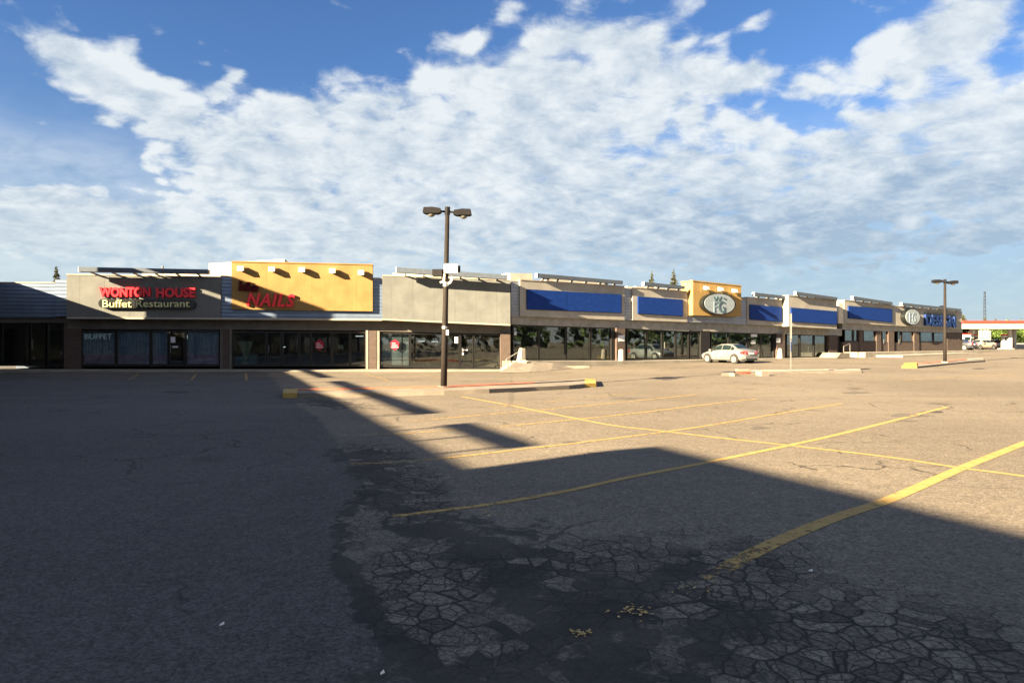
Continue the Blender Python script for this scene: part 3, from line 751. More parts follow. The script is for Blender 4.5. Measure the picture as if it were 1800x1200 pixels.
def beam(L, u, px0, px1, tops, bots, o1, o0, fasc_top, nbr, brk_to, cap=True):
    """raised rail standing on brackets above the fascia"""
    mb = MB(); pbox(mb, L, px0, px1, tops, bots, o1, o0)
    b = part(mb, 'roof_rail', 'beam', u, u)
    t0, t1 = L.t(px0, o1), L.t(px1, o1)
    if cap:  # pale plate on the left end: sunlight on that face put in as colour
        zt, zb = L.W(px0, tops[0], o1).z, L.W(px0, bots[0], o1).z
        cm = MB(); cm.hexa([L.P(t0 - .04, o1 + .01, zb - .01), L.P(t0, o1 + .01, zb - .01), L.P(t0, o1 + .01, zt + .01), L.P(t0 - .04, o1 + .01, zt + .01)],
                           [L.P(t0 - .04, o0 - .01, zb - .01), L.P(t0, o0 - .01, zb - .01), L.P(t0, o0 - .01, zt + .01), L.P(t0 - .04, o0 - .01, zt + .01)])
        part(cm, 'sunlit_end', 'beam_sunlit_end', b, u)
    for k in range(nbr):
        f = (k + .5) / nbr; px = px0 + (px1 - px0) * f
        z1 = L.W(px, bots[0] + (bots[1] - bots[0]) * f, o1).z; t = L.t(px, (o1 + o0) / 2)
        z0 = L.W(px, fasc_top[0] + (fasc_top[1] - fasc_top[0]) * f, brk_to).z
        bm = MB().bar(L.P(t, (o1 + o0) / 2, z1 + .03), L.P(t, brk_to - .5, z0 - .02), .06, .08)
        bm.bar(L.P(t, (o1 + o0) / 2, z1 + .02), L.P(t, brk_to - .04, z0 + .03), .05, .06)
        part(bm, 'bracket', 'bracket', u, u)

# -- far left: recessed entrance under metal siding
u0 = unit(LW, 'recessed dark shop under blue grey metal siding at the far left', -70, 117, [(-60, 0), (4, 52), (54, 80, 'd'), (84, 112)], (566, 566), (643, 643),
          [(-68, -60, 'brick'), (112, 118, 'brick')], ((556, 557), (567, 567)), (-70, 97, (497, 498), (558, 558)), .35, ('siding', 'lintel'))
mb = MB(); pbox(mb, LW, 97, 117, (491, 491), (556, 556), .55, -.3); part(mb, 'siding_pier', 'siding', u0, u0)
# -- Wonton
FO = .9
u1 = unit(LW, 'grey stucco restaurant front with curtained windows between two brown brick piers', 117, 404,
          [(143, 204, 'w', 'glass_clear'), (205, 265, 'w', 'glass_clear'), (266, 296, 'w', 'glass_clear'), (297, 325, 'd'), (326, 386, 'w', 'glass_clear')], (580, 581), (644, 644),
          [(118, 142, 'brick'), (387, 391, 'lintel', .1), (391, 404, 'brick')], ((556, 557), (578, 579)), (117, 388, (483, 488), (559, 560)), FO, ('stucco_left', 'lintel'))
mb = MB(); pbox(mb, LW, 117, 388, (557.2, 558.4), (560, 561.5), FO + .04, FO - .02); part(mb, 'bottom_trim', 'trim', u1, u1)
beam(LW, u1, 139, 365, (469, 473.5), (477, 481), 1.9, 1.45, (483, 488), 6, FO)
mb = MB(); pbox(mb, LW, 250, 388, (479, 480), (500, 500), -3, -3.2); part(mb, 'rear_parapet', 'white', u1, u1)
# -- Nails
u2 = unit(LW, 'nail shop front with tall yellow stucco panel framed in metal siding', 404, 662,
          [(408, 468), (469, 495, 'd'), (496, 525), (526, 546), (547, 583), (584, 615), (616, 643)], (582, 583), (644, 644),
          [(404, 407, 'lintel'), (647, 662, 'brick'), (643, 647, 'concrete', .16)], ((556, 558), (579, 581)), (388, 672, (486, 490), (560, 562)), .8, ('siding', 'lintel'))
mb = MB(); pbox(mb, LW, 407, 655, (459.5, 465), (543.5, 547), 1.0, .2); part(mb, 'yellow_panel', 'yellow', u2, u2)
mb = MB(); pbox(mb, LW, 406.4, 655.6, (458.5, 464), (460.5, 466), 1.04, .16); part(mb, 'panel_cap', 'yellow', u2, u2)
mb = MB(); pbox(mb, LW, 388, 672, (558.5, 560.5), (561.5, 563.5), .86, .78); part(mb, 'bottom_trim', 'trim', u2, u2)
mb = MB(); pbox(mb, LW, 367, 500, (463, 455), (500, 500), -2.6, -5.5); part(mb, 'rooftop_box', 'white', u2, u2)
def flood(L, u, px, py, w, h, off, m='camwhite'):
    a = L.W(px, py, off); t = L.t(px, off); s = F / a.y
    hw, hh = w / s / 2, h / s / 2
    mb = MB(); z = a.z
    mb.hexa([L.P(t - hw, off + .42, z - hh * 1.3), L.P(t + hw, off + .42, z - hh * 1.3), L.P(t + hw, off + .36, z + hh * .7), L.P(t - hw, off + .36, z + hh * .7)],
            [L.P(t - hw, off + .08, z - hh), L.P(t + hw, off + .08, z - hh), L.P(t + hw, off + .1, z + hh), L.P(t - hw, off + .1, z + hh)])
    f = part(mb, 'floodlight', m, u, u)
    part(MB().bar(L.P(t, off - .02, z), L.P(t, off + .12, z), .08), 'mount', 'bracket', f, u)
for px, py in ((425, 472), (479.5, 473), (532, 474), (585, 476), (635, 479)): flood(LW, u2, px, py, 10, 8, 1.0)
# -- grey blank C
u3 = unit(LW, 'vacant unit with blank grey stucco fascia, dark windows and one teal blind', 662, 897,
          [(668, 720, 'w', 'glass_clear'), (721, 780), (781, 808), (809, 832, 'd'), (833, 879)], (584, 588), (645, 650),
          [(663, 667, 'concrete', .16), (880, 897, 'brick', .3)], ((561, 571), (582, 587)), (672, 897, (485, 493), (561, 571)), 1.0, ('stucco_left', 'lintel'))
mb = MB(); pbox(mb, LW, 672, 897, (560, 569.8), (562.4, 572.4), 1.03, .98); part(mb, 'bottom_trim', 'trim', u3, u3)
beam(LW, u3, 697, 892, (469.5, 483), (478.5, 491), 2.0, 1.6, (485, 493), 6, 1.0)
mb = MB(); pbox(mb, LW, 690, 893, (480, 485.5), (500, 500), -1.6, -1.8); part(mb, 'rear_parapet', 'white', u3, u3)
mb = MB(); pbox(mb, LW, 883, 899, (634, 634), (653, 653), .34, .0); part(mb, 'pier_plinth', 'concrete', u3, u3)
# -- right wing
RO = .35
def sid(u, L, px0, px1, tops, bots, off, m='siding_right', nm='siding_strip'):
    mb = MB(); pbox(mb, L, px0, px1, tops, bots, off, -.3); part(mb, nm, m, u, u)
uD = unit(RW, 'unit with the widest blue sign panel, right beside the corner steps', 899, 1099, [(901, 946), (947, 994), (995, 1037), (1038, 1074)], (571, 576), (634, 634),
          [(1075, 1084, 'frame'), (1084, 1099, 'brick', .3)], ((553, 563), (570, 577)), (914, 1098, (492.5, 504), (555.5, 562.5)), RO, ('stucco_right', 'lintel_right'))
sid(uD, RW, 898.5, 914, (494, 495), (556, 556.5), .25)
mb = MB(); pbox(mb, RW, 893, 936, (480, 480.5), (500, 500), -.6, -6); part(mb, 'parapet_block', 'white', uD, uD)
mb = MB(); pbox(mb, RW, 897, 913, (481, 481), (497, 497), .2, -.5); part(mb, 'parapet_return', 'white', uD, uD)
beam(RW, uD, 945, 1095, (480.5, 493.5), (487.5, 499.5), .62, .40, (493, 504), 6, RO)
mb = MB(); pbox(mb, RW, 958, 1062, (489.5, 496), (510, 510), -2, -2.3); part(mb, 'rear_parapet', 'white', uD, uD)
uE = unit(RW, 'unit with a short blue sign panel left of the small yellow panel', 1099, 1211, [(1101, 1135), (1136, 1163), (1164, 1187, 'd'), (1188, 1210)], (577, 582), (633, 632),
          [], ((563, 567), (577, 582)), (1112, 1208, (506, 513), (562.5, 566)), RO, ('stucco_right', 'lintel_right'))
sid(uE, RW, 1098, 1112, (505, 506), (562, 563), .22)
mb = MB(); pbox(mb, RW, 1103, 1111, (503, 503.5), (509, 509), .24, -.3); part(mb, 'parapet_return', 'white', uE, uE)
beam(RW, uE, 1133, 1204, (495.5, 502.5), (501.5, 508), .62, .40, (506, 513), 4, RO)
mb = MB(); pbox(mb, RW, 1118, 1205, (503, 509), (520, 520), -2, -2.3); part(mb, 'rear_parapet', 'white', uE, uE)
uF = unit(RW, 'unit with small yellow raised panel and three lights behind the parked car', 1211, 1314, [(1212, 1231), (1249, 1280), (1281, 1313)], (582, 585), (632, 630),
          [(1232, 1248, 'frame')], ((566, 571), (581, 585)), (1208, 1314, (521, 526), (566, 571)), .3, ('siding_right', 'lintel_right'))
mb = MB(); pbox(mb, RW, 1218, 1303, (493.5, 502.5), (554, 556), .75, -.4); part(mb, 'yellow_panel', 'yellow_right', uF, uF)
mb = MB(); pbox(mb, RW, 1217.6, 1303.4, (492.3, 501.3), (494, 503), .78, -.44); part(mb, 'panel_cap', 'yellow_right', uF, uF)
for px, py in ((1237, 506), (1262, 508), (1287, 511)): flood(RW, uF, px, py, 6.5, 5.5, .75)
uG = unit(RW, 'unit with the narrowest blue sign panel, right of the small yellow panel', 1314, 1380, [(1315, 1336), (1337, 1359)], (585, 587), (630, 629.5),
          [(1360, 1366, 'frame'), (1366, 1380, 'brick', .3)], ((569, 573), (585, 587)), (1313.5, 1378, (523, 528.5), (570, 573)), RO, ('stucco_right', 'lintel_right'))
beam(RW, uG, 1327, 1380, (514, 520), (520, 525), .62, .40, (523, 528), 3, RO)
uH = unit(RW, 'projecting unit with a blue sign panel behind the sign post', 1380, 1480, [(1382, 1405), (1406, 1430), (1431, 1456)], (587, 590), (629.5, 629),
          [(1457, 1472, 'brick', .2)], ((573, 578), (587, 590)), (1386, 1471, (520, 529), (573.5, 578)), .9, ('stucco_right', 'lintel_right'))
mb = MB(); pbox(mb, RW, 1379, 1387, (519, 520), (533, 533), .5, -.3); part(mb, 'parapet_return', 'white', uH, uH)
beam(RW, uH, 1400, 1472, (512.5, 522.5), (518, 527.5), 1.17, .95, (520, 529), 5, .9)
uI = unit(RW, 'far block unit with blue sign panel above brick bulkhead windows', 1481, 1572, [(1484, 1499), (1500, 1511), (1517, 1540), (1550, 1561, 'd')], (578, 582), (620, 618),
          [(1511, 1517, 'brick'), (1541, 1549, 'brick'), (1562, 1572, 'brick')], ((567, 571.5), (579, 583)), (1484, 1571, (528, 537.5), (567.5, 572)), RO, ('stucco_right', 'lintel_right'), bulk=(601, 602))
sid(uI, RW, 1474, 1484, (532, 533), (568, 568.5), .3, 'white', 'end_wall')
beam(RW, uI, 1500, 1569, (520.5, 531), (526, 535.5), .62, .40, (528, 537), 5, RO)
uJ = unit(RW, 'last unit of the row, with round sign and dark blue letters', 1572, 1692, [(1577, 1583, 'd'), (1585, 1606), (1617, 1640), (1641, 1664)], (582, 584), (618, 616),
          [(1607, 1616, 'brick'), (1665, 1692, 'brick')], ((572, 579), (582, 585)), (1571.5, 1691, (538, 549), (572, 579)), RO, ('stucco_right', 'lintel_right'), bulk=(602, 602))
beam(RW, uJ, 1586, 1690, (532, 543), (536.5, 547), .62, .40, (538, 549), 7, RO)

# -- signs
def sign(label, L, px, py, off, cat='sign', name='sign', group=None):
    p = L.W(px, py, off); return thing(name, label, cat, tuple(p), L.ph, group)
s = sign('red raised letters WONTON HOUSE above the black cabinet sign', LW, 258, 514, FO, name='letter_sign')
text_obj('lettering', 'WONTON', LW, 174, 264, 504.5, 522, FO + .16, .12, 'red', s, s, bold=.045, spacing=1.0)
text_obj('lettering', 'HOUSE', LW, 274, 343, 505.5, 523, FO + .16, .12, 'red', s, s, bold=.045, spacing=1.0)
s = sign('long black rounded cabinet sign with cream words Buffet Restaurant', LW, 258, 533, FO, name='cabinet_sign')
mb = MB(); z0, z1 = LW.W(173, 541.5, FO).z, LW.W(173, 525.5, FO).z; ta, tb = LW.t(173, FO + .2), LW.t(343.5, FO + .2); r = (z1 - z0) / 2
poly = [LW.P(ta + r - r * cos(a), FO + .22, (z0 + z1) / 2 - r * sin(a)) for a in [pi / 2 - pi * k / 12 for k in range(13)][::-1]]
poly = [LW.P(ta + r - r * sin(pi * k / 10), FO + .22, (z0 + z1) / 2 + r * cos(pi * k / 10)) for k in range(11)] + [LW.P(tb - r + r * sin(pi * k / 10), FO + .22, (z0 + z1) / 2 - r * cos(pi * k / 10)) for k in range(11)]
mb.prism(poly, LW.P(0, FO, 0) - LW.P(0, FO + .22, 0)); part(mb, 'cabinet', 'black', s, s)
text_obj('lettering', 'Buffet', LW, 180, 231, 527, 540, FO + .25, .03, 'cream', s, s, bold=.0)
text_obj('lettering', 'Restaurant', LW, 239, 333, 527, 539.5, FO + .25, .03, 'cream', s, s, bold=.0)
s = sign('bright red slanted letters NAILS on the yellow panel', LW, 475, 528, 1.0, name='letter_sign')
text_obj('lettering', 'NAILS', LW, 433, 518, (514, 517), (538, 540), 1.15, .13, 'red', s, s, shear=.25, bold=.03, spacing=1.15)
s = sign('small dark red script word above NAILS on the yellow panel', LW, 438, 503, 1.0, name='letter_sign')
text_obj('lettering', 'Viva', LW, 419, 455, (493, 497), (511, 513), 1.12, .08, 'darkred', s, s, shear=.5, bold=.04, spacing=.8)
def panel(L, px0, px1, tops, bots, off, label, div=None):
    s = sign(label, L, (px0 + px1) / 2, (tops[0] + bots[0]) / 2, off, 'sign', 'blank_sign', 'blank blue sign panels')
    mb = MB(); cuts = [px0] + ([div] if div else []) + [px1]
    for a, b in zip(cuts, cuts[1:]):
        f = lambda r, px: r[0] + (r[1] - r[0]) * (px - px0) / (px1 - px0)
        m2 = MB(); g = .4 if div else 0
        pbox(m2, L, a + (g if a != px0 else 0), b - (g if b != px1 else 0), (f(tops, a), f(tops, b)), (f(bots, a), f(bots, b)), off + .1, off - .02); part(m2, 'face_sheet', 'blue', s, s)
    fm = MB(); pbox(fm, L, px0 - .8, px1 + .8, (tops[0] - .8, tops[1] - .8), (bots[0] + .8, bots[1] + .8), off + .07, off - .01); part(fm, 'backing_frame', 'navy', s, s)
panel(RW, 927, 1092, (509, 518.5), (543, 549.5), RO, 'widest blank blue sign panel, made of two sheets, near the corner steps', 997)
panel(RW, 1122, 1200, (521.5, 527.5), (550.5, 555), RO, 'blank blue sign panel directly left of the small yellow panel')
panel(RW, 1319, 1374, (536, 540.5), (561, 565), RO, 'smallest blank blue sign panel, directly right of the small yellow panel')
panel(RW, 1391, 1471, (541, 548), (564.5, 570), .9, 'blank blue sign panel on the projecting unit behind the sign post')
panel(RW, 1492, 1568, (538, 544.5), (558.5, 566), RO, 'farthest blank blue sign panel, left of the round sign')

def ell(L, cx, cy, rx, ry, off, dep, m, s, nm, skew=0.):
    t = L.t(cx, off); a = L.W(cx, cy, off); sc = F / a.y
    sx = (L.t(cx + rx, off) - L.t(cx - rx, off)) / 2; sz = ry / sc
    poly = [L.P(t + sx * cos(2 * pi * k / 40), off, a.z + sz * sin(2 * pi * k / 40)) for k in range(40)]
    mb = MB(); mb.prism(poly, L.P(0, off - dep, 0) - L.P(0, off, 0)); return part(mb, nm, m, s, s)
s = sign('dark rimmed pale oval sign with a monogram on the small yellow panel', RW, 1265, 534, .75, name='oval_sign')
ell(RW, 1265, 534, 29, 19.5, 1.12, .36, 'black', s, 'rim'); ell(RW, 1265.5, 534, 26.5, 17.6, 1.14, .04, 'oval', s, 'face')
text_obj('lettering', 'W', RW, 1254, 1268, 521, 530, 1.165, .02, 'oval_ink', s, s); text_obj('lettering', 'F', RW, 1255, 1261.5, 530, 548.5, 1.165, .02, 'oval_ink2', s, s)
text_obj('lettering', 'G', RW, 1263, 1274, 529, 549, 1.17, .02, 'oval_ink', s, s)
part(MB().bar(RW.W(1271.5, 524, 1.165), RW.W(1273.5, 524, 1.165), .03, .1), 'dot', 'oval_ink', s, s)
s = sign('round pale sign with dark rim near the end of the row', RW, 1604, 557, RO, name='round_sign')
ell(RW, 1604.5, 557, 14, 14.5, RO + .4, .4, 'black', s, 'rim'); ell(RW, 1605, 557, 12.4, 13.2, RO + .43, .04, 'oval', s, 'face')
text_obj('lettering', 'F', RW, 1599, 1603, 550, 566, RO + .45, .02, 'oval_ink2', s, s); text_obj('lettering', 'G', RW, 1604, 1610, 549, 567, RO + .45, .02, 'oval_ink2', s, s)
s = sign('dark blue raised letters on the last fascia, crossed by the farther lamp post', RW, 1655, 562, RO, name='letter_sign')
text_obj('lettering', 'DESIGN', RW, 1628, 1681, (552, 556), (572, 576), RO + .25, .22, 'navy', s, s, bold=.04, spacing=.95)
part(pbox(MB(), RW, 1628, 1681, (548.5, 553), (551, 555), RO + .14, RO - .01), 'letter_shadow', 'black', s, s)  # dark strip along the letter tops: a shadow put in as black

# -- things on and behind the glass
def flatsheet(L, px0, px1, py0, py1, off, m, name, label, cat, dep=.01, group=None):
    mb = MB(); pbox(mb, L, px0, px1, py0, py1, off, off - dep); o = mb.build(name, m); tag(o, label, cat, group); return o
def curtain(L, px0, px1, y0, y1, off, m, label, amp=.035, per=.16):
    t0, t1 = L.t(px0), L.t(px1); z1, z0 = L.W(px0, y0).z, L.W(px0, y1).z; n = int((t1 - t0) / .03); mb = MB(); ph = random.random() * 6
    for side in (0, .008):
        b = len(mb.v)
        for i in range(n + 1):
            t = t0 + (t1 - t0) * i / n; o = off - side + amp * sin(t * 2 * pi / per + ph + .8 * sin(t * 3.1)); mb.v += [L.P(t, o, z0), L.P(t, o, z1)]
        for i in range(n):
            q = (b + 2 * i, b + 2 * i + 2, b + 2 * i + 3, b + 2 * i + 1); mb.f.append(q if side == 0 else q[::-1])
    o = mb.build('window_curtain', m, None, True); tag(o, label, 'curtain', 'restaurant curtains')
for a, b, w in ((143, 204, 'leftmost'), (205, 265, 'second'), (266, 296, 'narrow'), (326, 386, 'rightmost')):
    curtain(LW, a + 1, b - 1, 580, 622, -.14, 'curtain', f'blue grey sheer curtain in the {w} restaurant window')
    curtain(LW, a + 1, b - 1, 622, 642, -.16, 'lace', f'pinkish lace cafe curtain low in the {w} restaurant window', .03, .12)
s = sign('pale blue word BUFFET on the leftmost restaurant window', LW, 172, 591, .0, 'window lettering', 'window_lettering')
text_obj('lettering', 'BUFFET', LW, 149, 197, 586.5, 596, .012, .006, 'lightblue', s, s, bold=.01)
flatsheet(LW, 300, 308, 592, 602, .02, 'paper', 'paper_notice', 'white paper notice on the restaurant door', 'notice')
flatsheet(LW, 303, 313, 608, 611, .02, 'paper', 'paper_notice', 'thin white strip below the notice on the restaurant door', 'notice')
def poster(L, cx, cy, r, off, label):
    s = sign(label, L, cx, cy, off, 'poster', 'window_poster', 'red window posters')
    t = L.t(cx, off); a = L.W(cx, cy, off); rr = r * a.y / F
    poly = [L.P(t + rr * x, off, a.z + rr * y) for x, y in ((-.8, -.55), (0, -1.15), (.8, -.55), (.85, .55), (0, 1.15), (-.85, .55))]
    mb = MB(); mb.prism(poly, L.P(0, off - .008, 0) - L.P(0, off, 0)); part(mb, 'sheet', 'poster', s, s)
    tm = MB()
    for k, (x0, x1, y) in enumerate(((-.6, .15, .32), (-.6, .5, -.08), (-.7, .7, -.48))):
        tm.hexa([L.P(t + rr * x0, off + .006, a.z + rr * (y - .11)), L.P(t + rr * x1, off + .006, a.z + rr * (y - .11)), L.P(t + rr * x1, off + .006, a.z + rr * (y + .11)), L.P(t + rr * x0, off + .006, a.z + rr * (y + .11))],
                [L.P(t + rr * x0, off + .001, a.z + rr * (y - .11)), L.P(t + rr * x1, off + .001, a.z + rr * (y - .11)), L.P(t + rr * x1, off + .001, a.z + rr * (y + .11)), L.P(t + rr * x0, off + .001, a.z + rr * (y + .11))])
    part(tm, 'text_lines', 'postertext', s, s)
poster(LW, 561.5, 606, 8.6, .02, 'red hexagonal poster on the nail shop window')
poster(LW, 694, 606, 8.8, .02, 'red hexagonal poster on the teal blinded window of the vacant unit')
for k, (px0, px1, m) in enumerate(((671, 706, 'teal'), (708, 719, 'teal'))):
    flatsheet(LW, px0, px1, 587, 643, -.2, m, 'blind_or_reflection', ('wide' if k == 0 else 'narrow') + ' teal blind inside the vacant unit', 'blind', .02)
flatsheet(LW, 528, 545, 585, 642, -.2, 'lintel', 'blind_or_reflection', 'grey green blind strip inside the middle nail shop window', 'blind', .02)
# nail shop display: funnel planter and boxes
def funnel(label):
    c = LW.W(432, 640, -.5); t = thing('funnel_vase', label, 'vase', tuple(c), LW.ph)
    sc = c.y / F; part(MB().tube([c + Vector((0, 0, z)) for z in (0, .12, .16, 1.25, 1.32)], [.22, .2, .05, .42, .44], 16), 'funnel', 'mint', t, t, smooth=True)
    b = MB(); rnd = random.Random(3)
    for _ in range(60):
        p = c + Vector((rnd.uniform(-.35, .35), rnd.uniform(-.3, .3), 1.3 + rnd.uniform(0, .25))); d = Vector((rnd.uniform(-1, 1), rnd.uniform(-1, 1), rnd.uniform(-.4, 1))).normalized() * .12; e = d.cross(Vector((0, 0, 1))).normalized() * .04
        b.quad(p - e, p + e, p + d)
    part(b, 'leaves', 'leaf', t, t)
funnel('pale green funnel shaped vase inside the left nail shop window')
for a, b, tp, lb in ((413, 430, 627, 'low teal display box left in the nail shop window'), (438, 452, 624, 'pale teal display box right of the funnel vase in the nail shop window')):
    p = LW.W((a + b) / 2, 643, -.6); w = (LW.t(b, -.6) - LW.t(a, -.6)) / 2; z1 = LW.W(a, tp, -.6).z; t = thing('display_box', lb, 'display box', tuple(p), LW.ph, 'display boxes')
    tt = LW.t((a + b) / 2, -.6)
    q = MB(); q.hexa([LW.P(tt - w, -.5, p.z), LW.P(tt + w, -.5, p.z), LW.P(tt + w, -.5, z1), LW.P(tt - w, -.5, z1)], [LW.P(tt - w, -1, p.z), LW.P(tt + w, -1, p.z), LW.P(tt + w, -1, z1), LW.P(tt - w, -1, z1)]); part(q, 'box_body', 'teal_box', t, t)
    q = MB(); q.hexa([LW.P(tt - w - .03, -.47, z1), LW.P(tt + w + .03, -.47, z1), LW.P(tt + w + .03, -.47, z1 + .04), LW.P(tt - w - .03, -.47, z1 + .04)], [LW.P(tt - w - .03, -1.03, z1), LW.P(tt + w + .03, -1.03, z1), LW.P(tt + w + .03, -1.03, z1 + .04), LW.P(tt - w - .03, -1.03, z1 + .04)]); part(q, 'lid', 'paper', t, t)
def counter(px0, px1, ytop, off, lb, m='wood'):
    L = LW; p = L.W((px0 + px1) / 2, 640, off); zf = p.z - .05; z1 = L.W(px0, ytop, off).z; t = thing('shop_counter', lb, 'counter', tuple(p), L.ph, 'counters inside the shops')
    q = MB(); a, b = L.t(px0, off), L.t(px1, off)
    q.hexa([L.P(a, off, zf), L.P(b, off, zf), L.P(b, off, z1), L.P(a, off, z1)], [L.P(a, off - .6, zf), L.P(b, off - .6, zf), L.P(b, off - .6, z1), L.P(a, off - .6, z1)]); part(q, 'counter_body', m, t, t)
    q = MB(); q.hexa([L.P(a - .05, off + .05, z1), L.P(b + .05, off + .05, z1), L.P(b + .05, off + .05, z1 + .05), L.P(a - .05, off + .05, z1 + .05)], [L.P(a - .05, off - .65, z1), L.P(b + .05, off - .65, z1), L.P(b + .05, off - .65, z1 + .05), L.P(a - .05, off - .65, z1 + .05)]); part(q, 'counter_top', 'wood', t, t)
counter(476, 520, 618, -1.8, 'brown counter inside the door of the nail shop')
counter(552, 612, 616, -2.2, 'long brown counter behind the red poster in the nail shop')
counter(735, 800, 622, -2.4, 'brown counter inside the dark vacant unit')
flatsheet(LW, 572 + 22, 572 + 32, 606, 613, -.3, 'mint', 'paper_notice', 'pale green card in the window right of the red nail shop poster', 'notice')
flatsheet(LW, 799, 805, 592, 603, .02, 'paper', 'paper_notice', 'white sheet taped on the glass right of the nearer lamp post', 'notice')
flatsheet(LW, 811, 822, 614, 616, .02, 'paper', 'paper_notice', 'thin white strip on the door of the vacant unit', 'notice')
flatsheet(LW, 811, 815, 619.5, 623.5, .02, 'paper', 'paper_notice', 'small white sticker low on the door of the vacant unit', 'notice')
flatsheet(RW, 1087, 1098, 589, 600, .33, 'paper', 'paper_notice', 'white square notice on the brick pier above the bollard', 'notice', .02)
flatsheet(RW, 1365, 1372, 594, 602, .33, 'paper', 'paper_notice', 'small white notice on the brick pier left of the sign post', 'notice', .02)
flatsheet(RW, 904, 908, 583, 589, .03, 'paper', 'paper_notice', 'tiny white sticker on the window by the corner steps', 'notice')
flatsheet(RW, 1320, 1331, 586.5, 592, .03, 'paper', 'paper_notice', 'wide pale notice high in the window right of the parked car', 'notice')
flatsheet(RW, 1321, 1328, 598, 604, .03, 'paper', 'paper_notice', 'square pale notice under the wide one right of the parked car', 'notice')
for a, b, c, lb in ((1518, 1528, 'paper', 'pale blue painted reflection in the bulkhead window left of the far door'), (1622, 1634, 'cream', 'cream painted reflection in the window left of the farther lamp post'), (1643, 1647, 'cream', 'narrow cream painted reflection left of the farther lamp post')):
    flatsheet(RW, a, b, 584, 600, -.1, c, 'blind_or_reflection', lb, 'blind', .02)  # pale sheets in these windows stand for reflections in the glass

M['tube'] = (lambda m: (setattr(m[3].inputs['Emission Strength'], 'default_value', .16), setattr(m[3].inputs['Emission Color'], 'default_value', (.9, 1, .95, 1)), m[0])[2])(mat('lit_tube'))
def ceiling_light(px, py, off, w, label):
    p = LW.W(px, py, off); t = thing('ceiling_light', label, 'ceiling light', tuple(p), LW.ph, 'lit ceiling lights inside the shops'); tt = LW.t(px, off)
    part(MB().hexa([LW.P(tt - w, off + .15, p.z), LW.P(tt + w, off + .15, p.z), LW.P(tt + w, off + .15, p.z + .08), LW.P(tt - w, off + .15, p.z + .08)], [LW.P(tt - w, off - .15, p.z), LW.P(tt + w, off - .15, p.z), LW.P(tt + w, off - .15, p.z + .08), LW.P(tt - w, off - .15, p.z + .08)]), 'housing', 'white', t, t)
    part(MB().hexa([LW.P(tt - w * .9, off + .13, p.z - .05), LW.P(tt + w * .9, off + .13, p.z - .05), LW.P(tt + w * .9, off + .13, p.z - .002), LW.P(tt - w * .9, off + .13, p.z - .002)], [LW.P(tt - w * .9, off - .13, p.z - .05), LW.P(tt + w * .9, off - .13, p.z - .05), LW.P(tt + w * .9, off - .13, p.z - .002), LW.P(tt - w * .9, off - .13, p.z - .002)]), 'diffuser', 'tube', t, t)
ceiling_light(741, 599, -2.5, .22, 'left lit ceiling light inside the dark vacant unit'); ceiling_light(764, 599.5, -2.5, .22, 'right lit ceiling light inside the dark vacant unit')
ceiling_light(499, 609, -2.8, .08, 'small lit lamp inside the nail shop left of the red poster'); ceiling_light(632, 590, -3.0, .25, 'lit ceiling light at the right end of the nail shop')
flatsheet(LW, 106, 113, 618, 623, -.4, 'camwhite', 'paper_notice', 'slanting white card inside the dark shop at the far left', 'notice')
flatsheet(LW, 56, 61, 627, 632, -.5, 'paper', 'paper_notice', 'pale card low inside the dark shop at the far left edge', 'notice')

# ------------------------------------------------------------------ side wing left of the camera; its roofline throws the long shadow over the lot
SW = Line(-12.2, -.7, 0); dd = Vector((-23.6 + 12.2, 25.7 + .7)).normalized()
SW.d = (-dd.x, -dd.y); SW.ph = atan2(SW.d[1], SW.d[0]); SW.n = (-SW.d[1], SW.d[0])
def tY(y): return (y + .7) / SW.d[1]
def sbox(mb, ya, yb, z0, z1, of, ob):
    a, b = tY(ya), tY(yb); mb.hexa([SW.P(a, of, z0), SW.P(b, of, z0), SW.P(b, of, z1), SW.P(a, of, z1)], [SW.P(a, ob, z0), SW.P(b, ob, z0), SW.P(b, ob, z1), SW.P(a, ob, z1)]); return mb
sw = thing('side_wing', 'long side wing of the shops to the left of the lot, throwing the big shadow', 'building', tuple(SW.P(tY(15), -1, 0)), SW.ph)
part(sbox(MB(), 34.6, -1.1, 2.9, 5.1, 0, -.9), 'fascia', 'stucco_left', sw, sw)
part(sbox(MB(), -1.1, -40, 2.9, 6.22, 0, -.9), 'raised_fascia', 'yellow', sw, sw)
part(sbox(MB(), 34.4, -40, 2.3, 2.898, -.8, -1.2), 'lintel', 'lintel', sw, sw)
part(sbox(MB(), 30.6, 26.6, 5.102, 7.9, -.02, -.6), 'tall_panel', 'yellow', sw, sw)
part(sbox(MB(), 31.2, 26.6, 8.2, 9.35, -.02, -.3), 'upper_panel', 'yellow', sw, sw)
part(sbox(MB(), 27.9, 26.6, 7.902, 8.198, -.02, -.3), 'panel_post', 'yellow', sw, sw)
for ya, yb in ((27.2, 19.9), (17.0, 4.4), (2.7, 0.0)):
    part(sbox(MB(), ya, yb, 5.42, 5.66, 0, -.1), 'roof_rail', 'beam', sw, sw)
    n = int((ya - yb) / 2.5) + 1
    for k in range(n + 1):
        y = ya - .2 - (ya - yb - .4) * k / n; part(sbox(MB(), y, y - .06, 5.102, 5.44, -.1, -.2), 'bracket', 'bracket', sw, sw)
y = 32.5
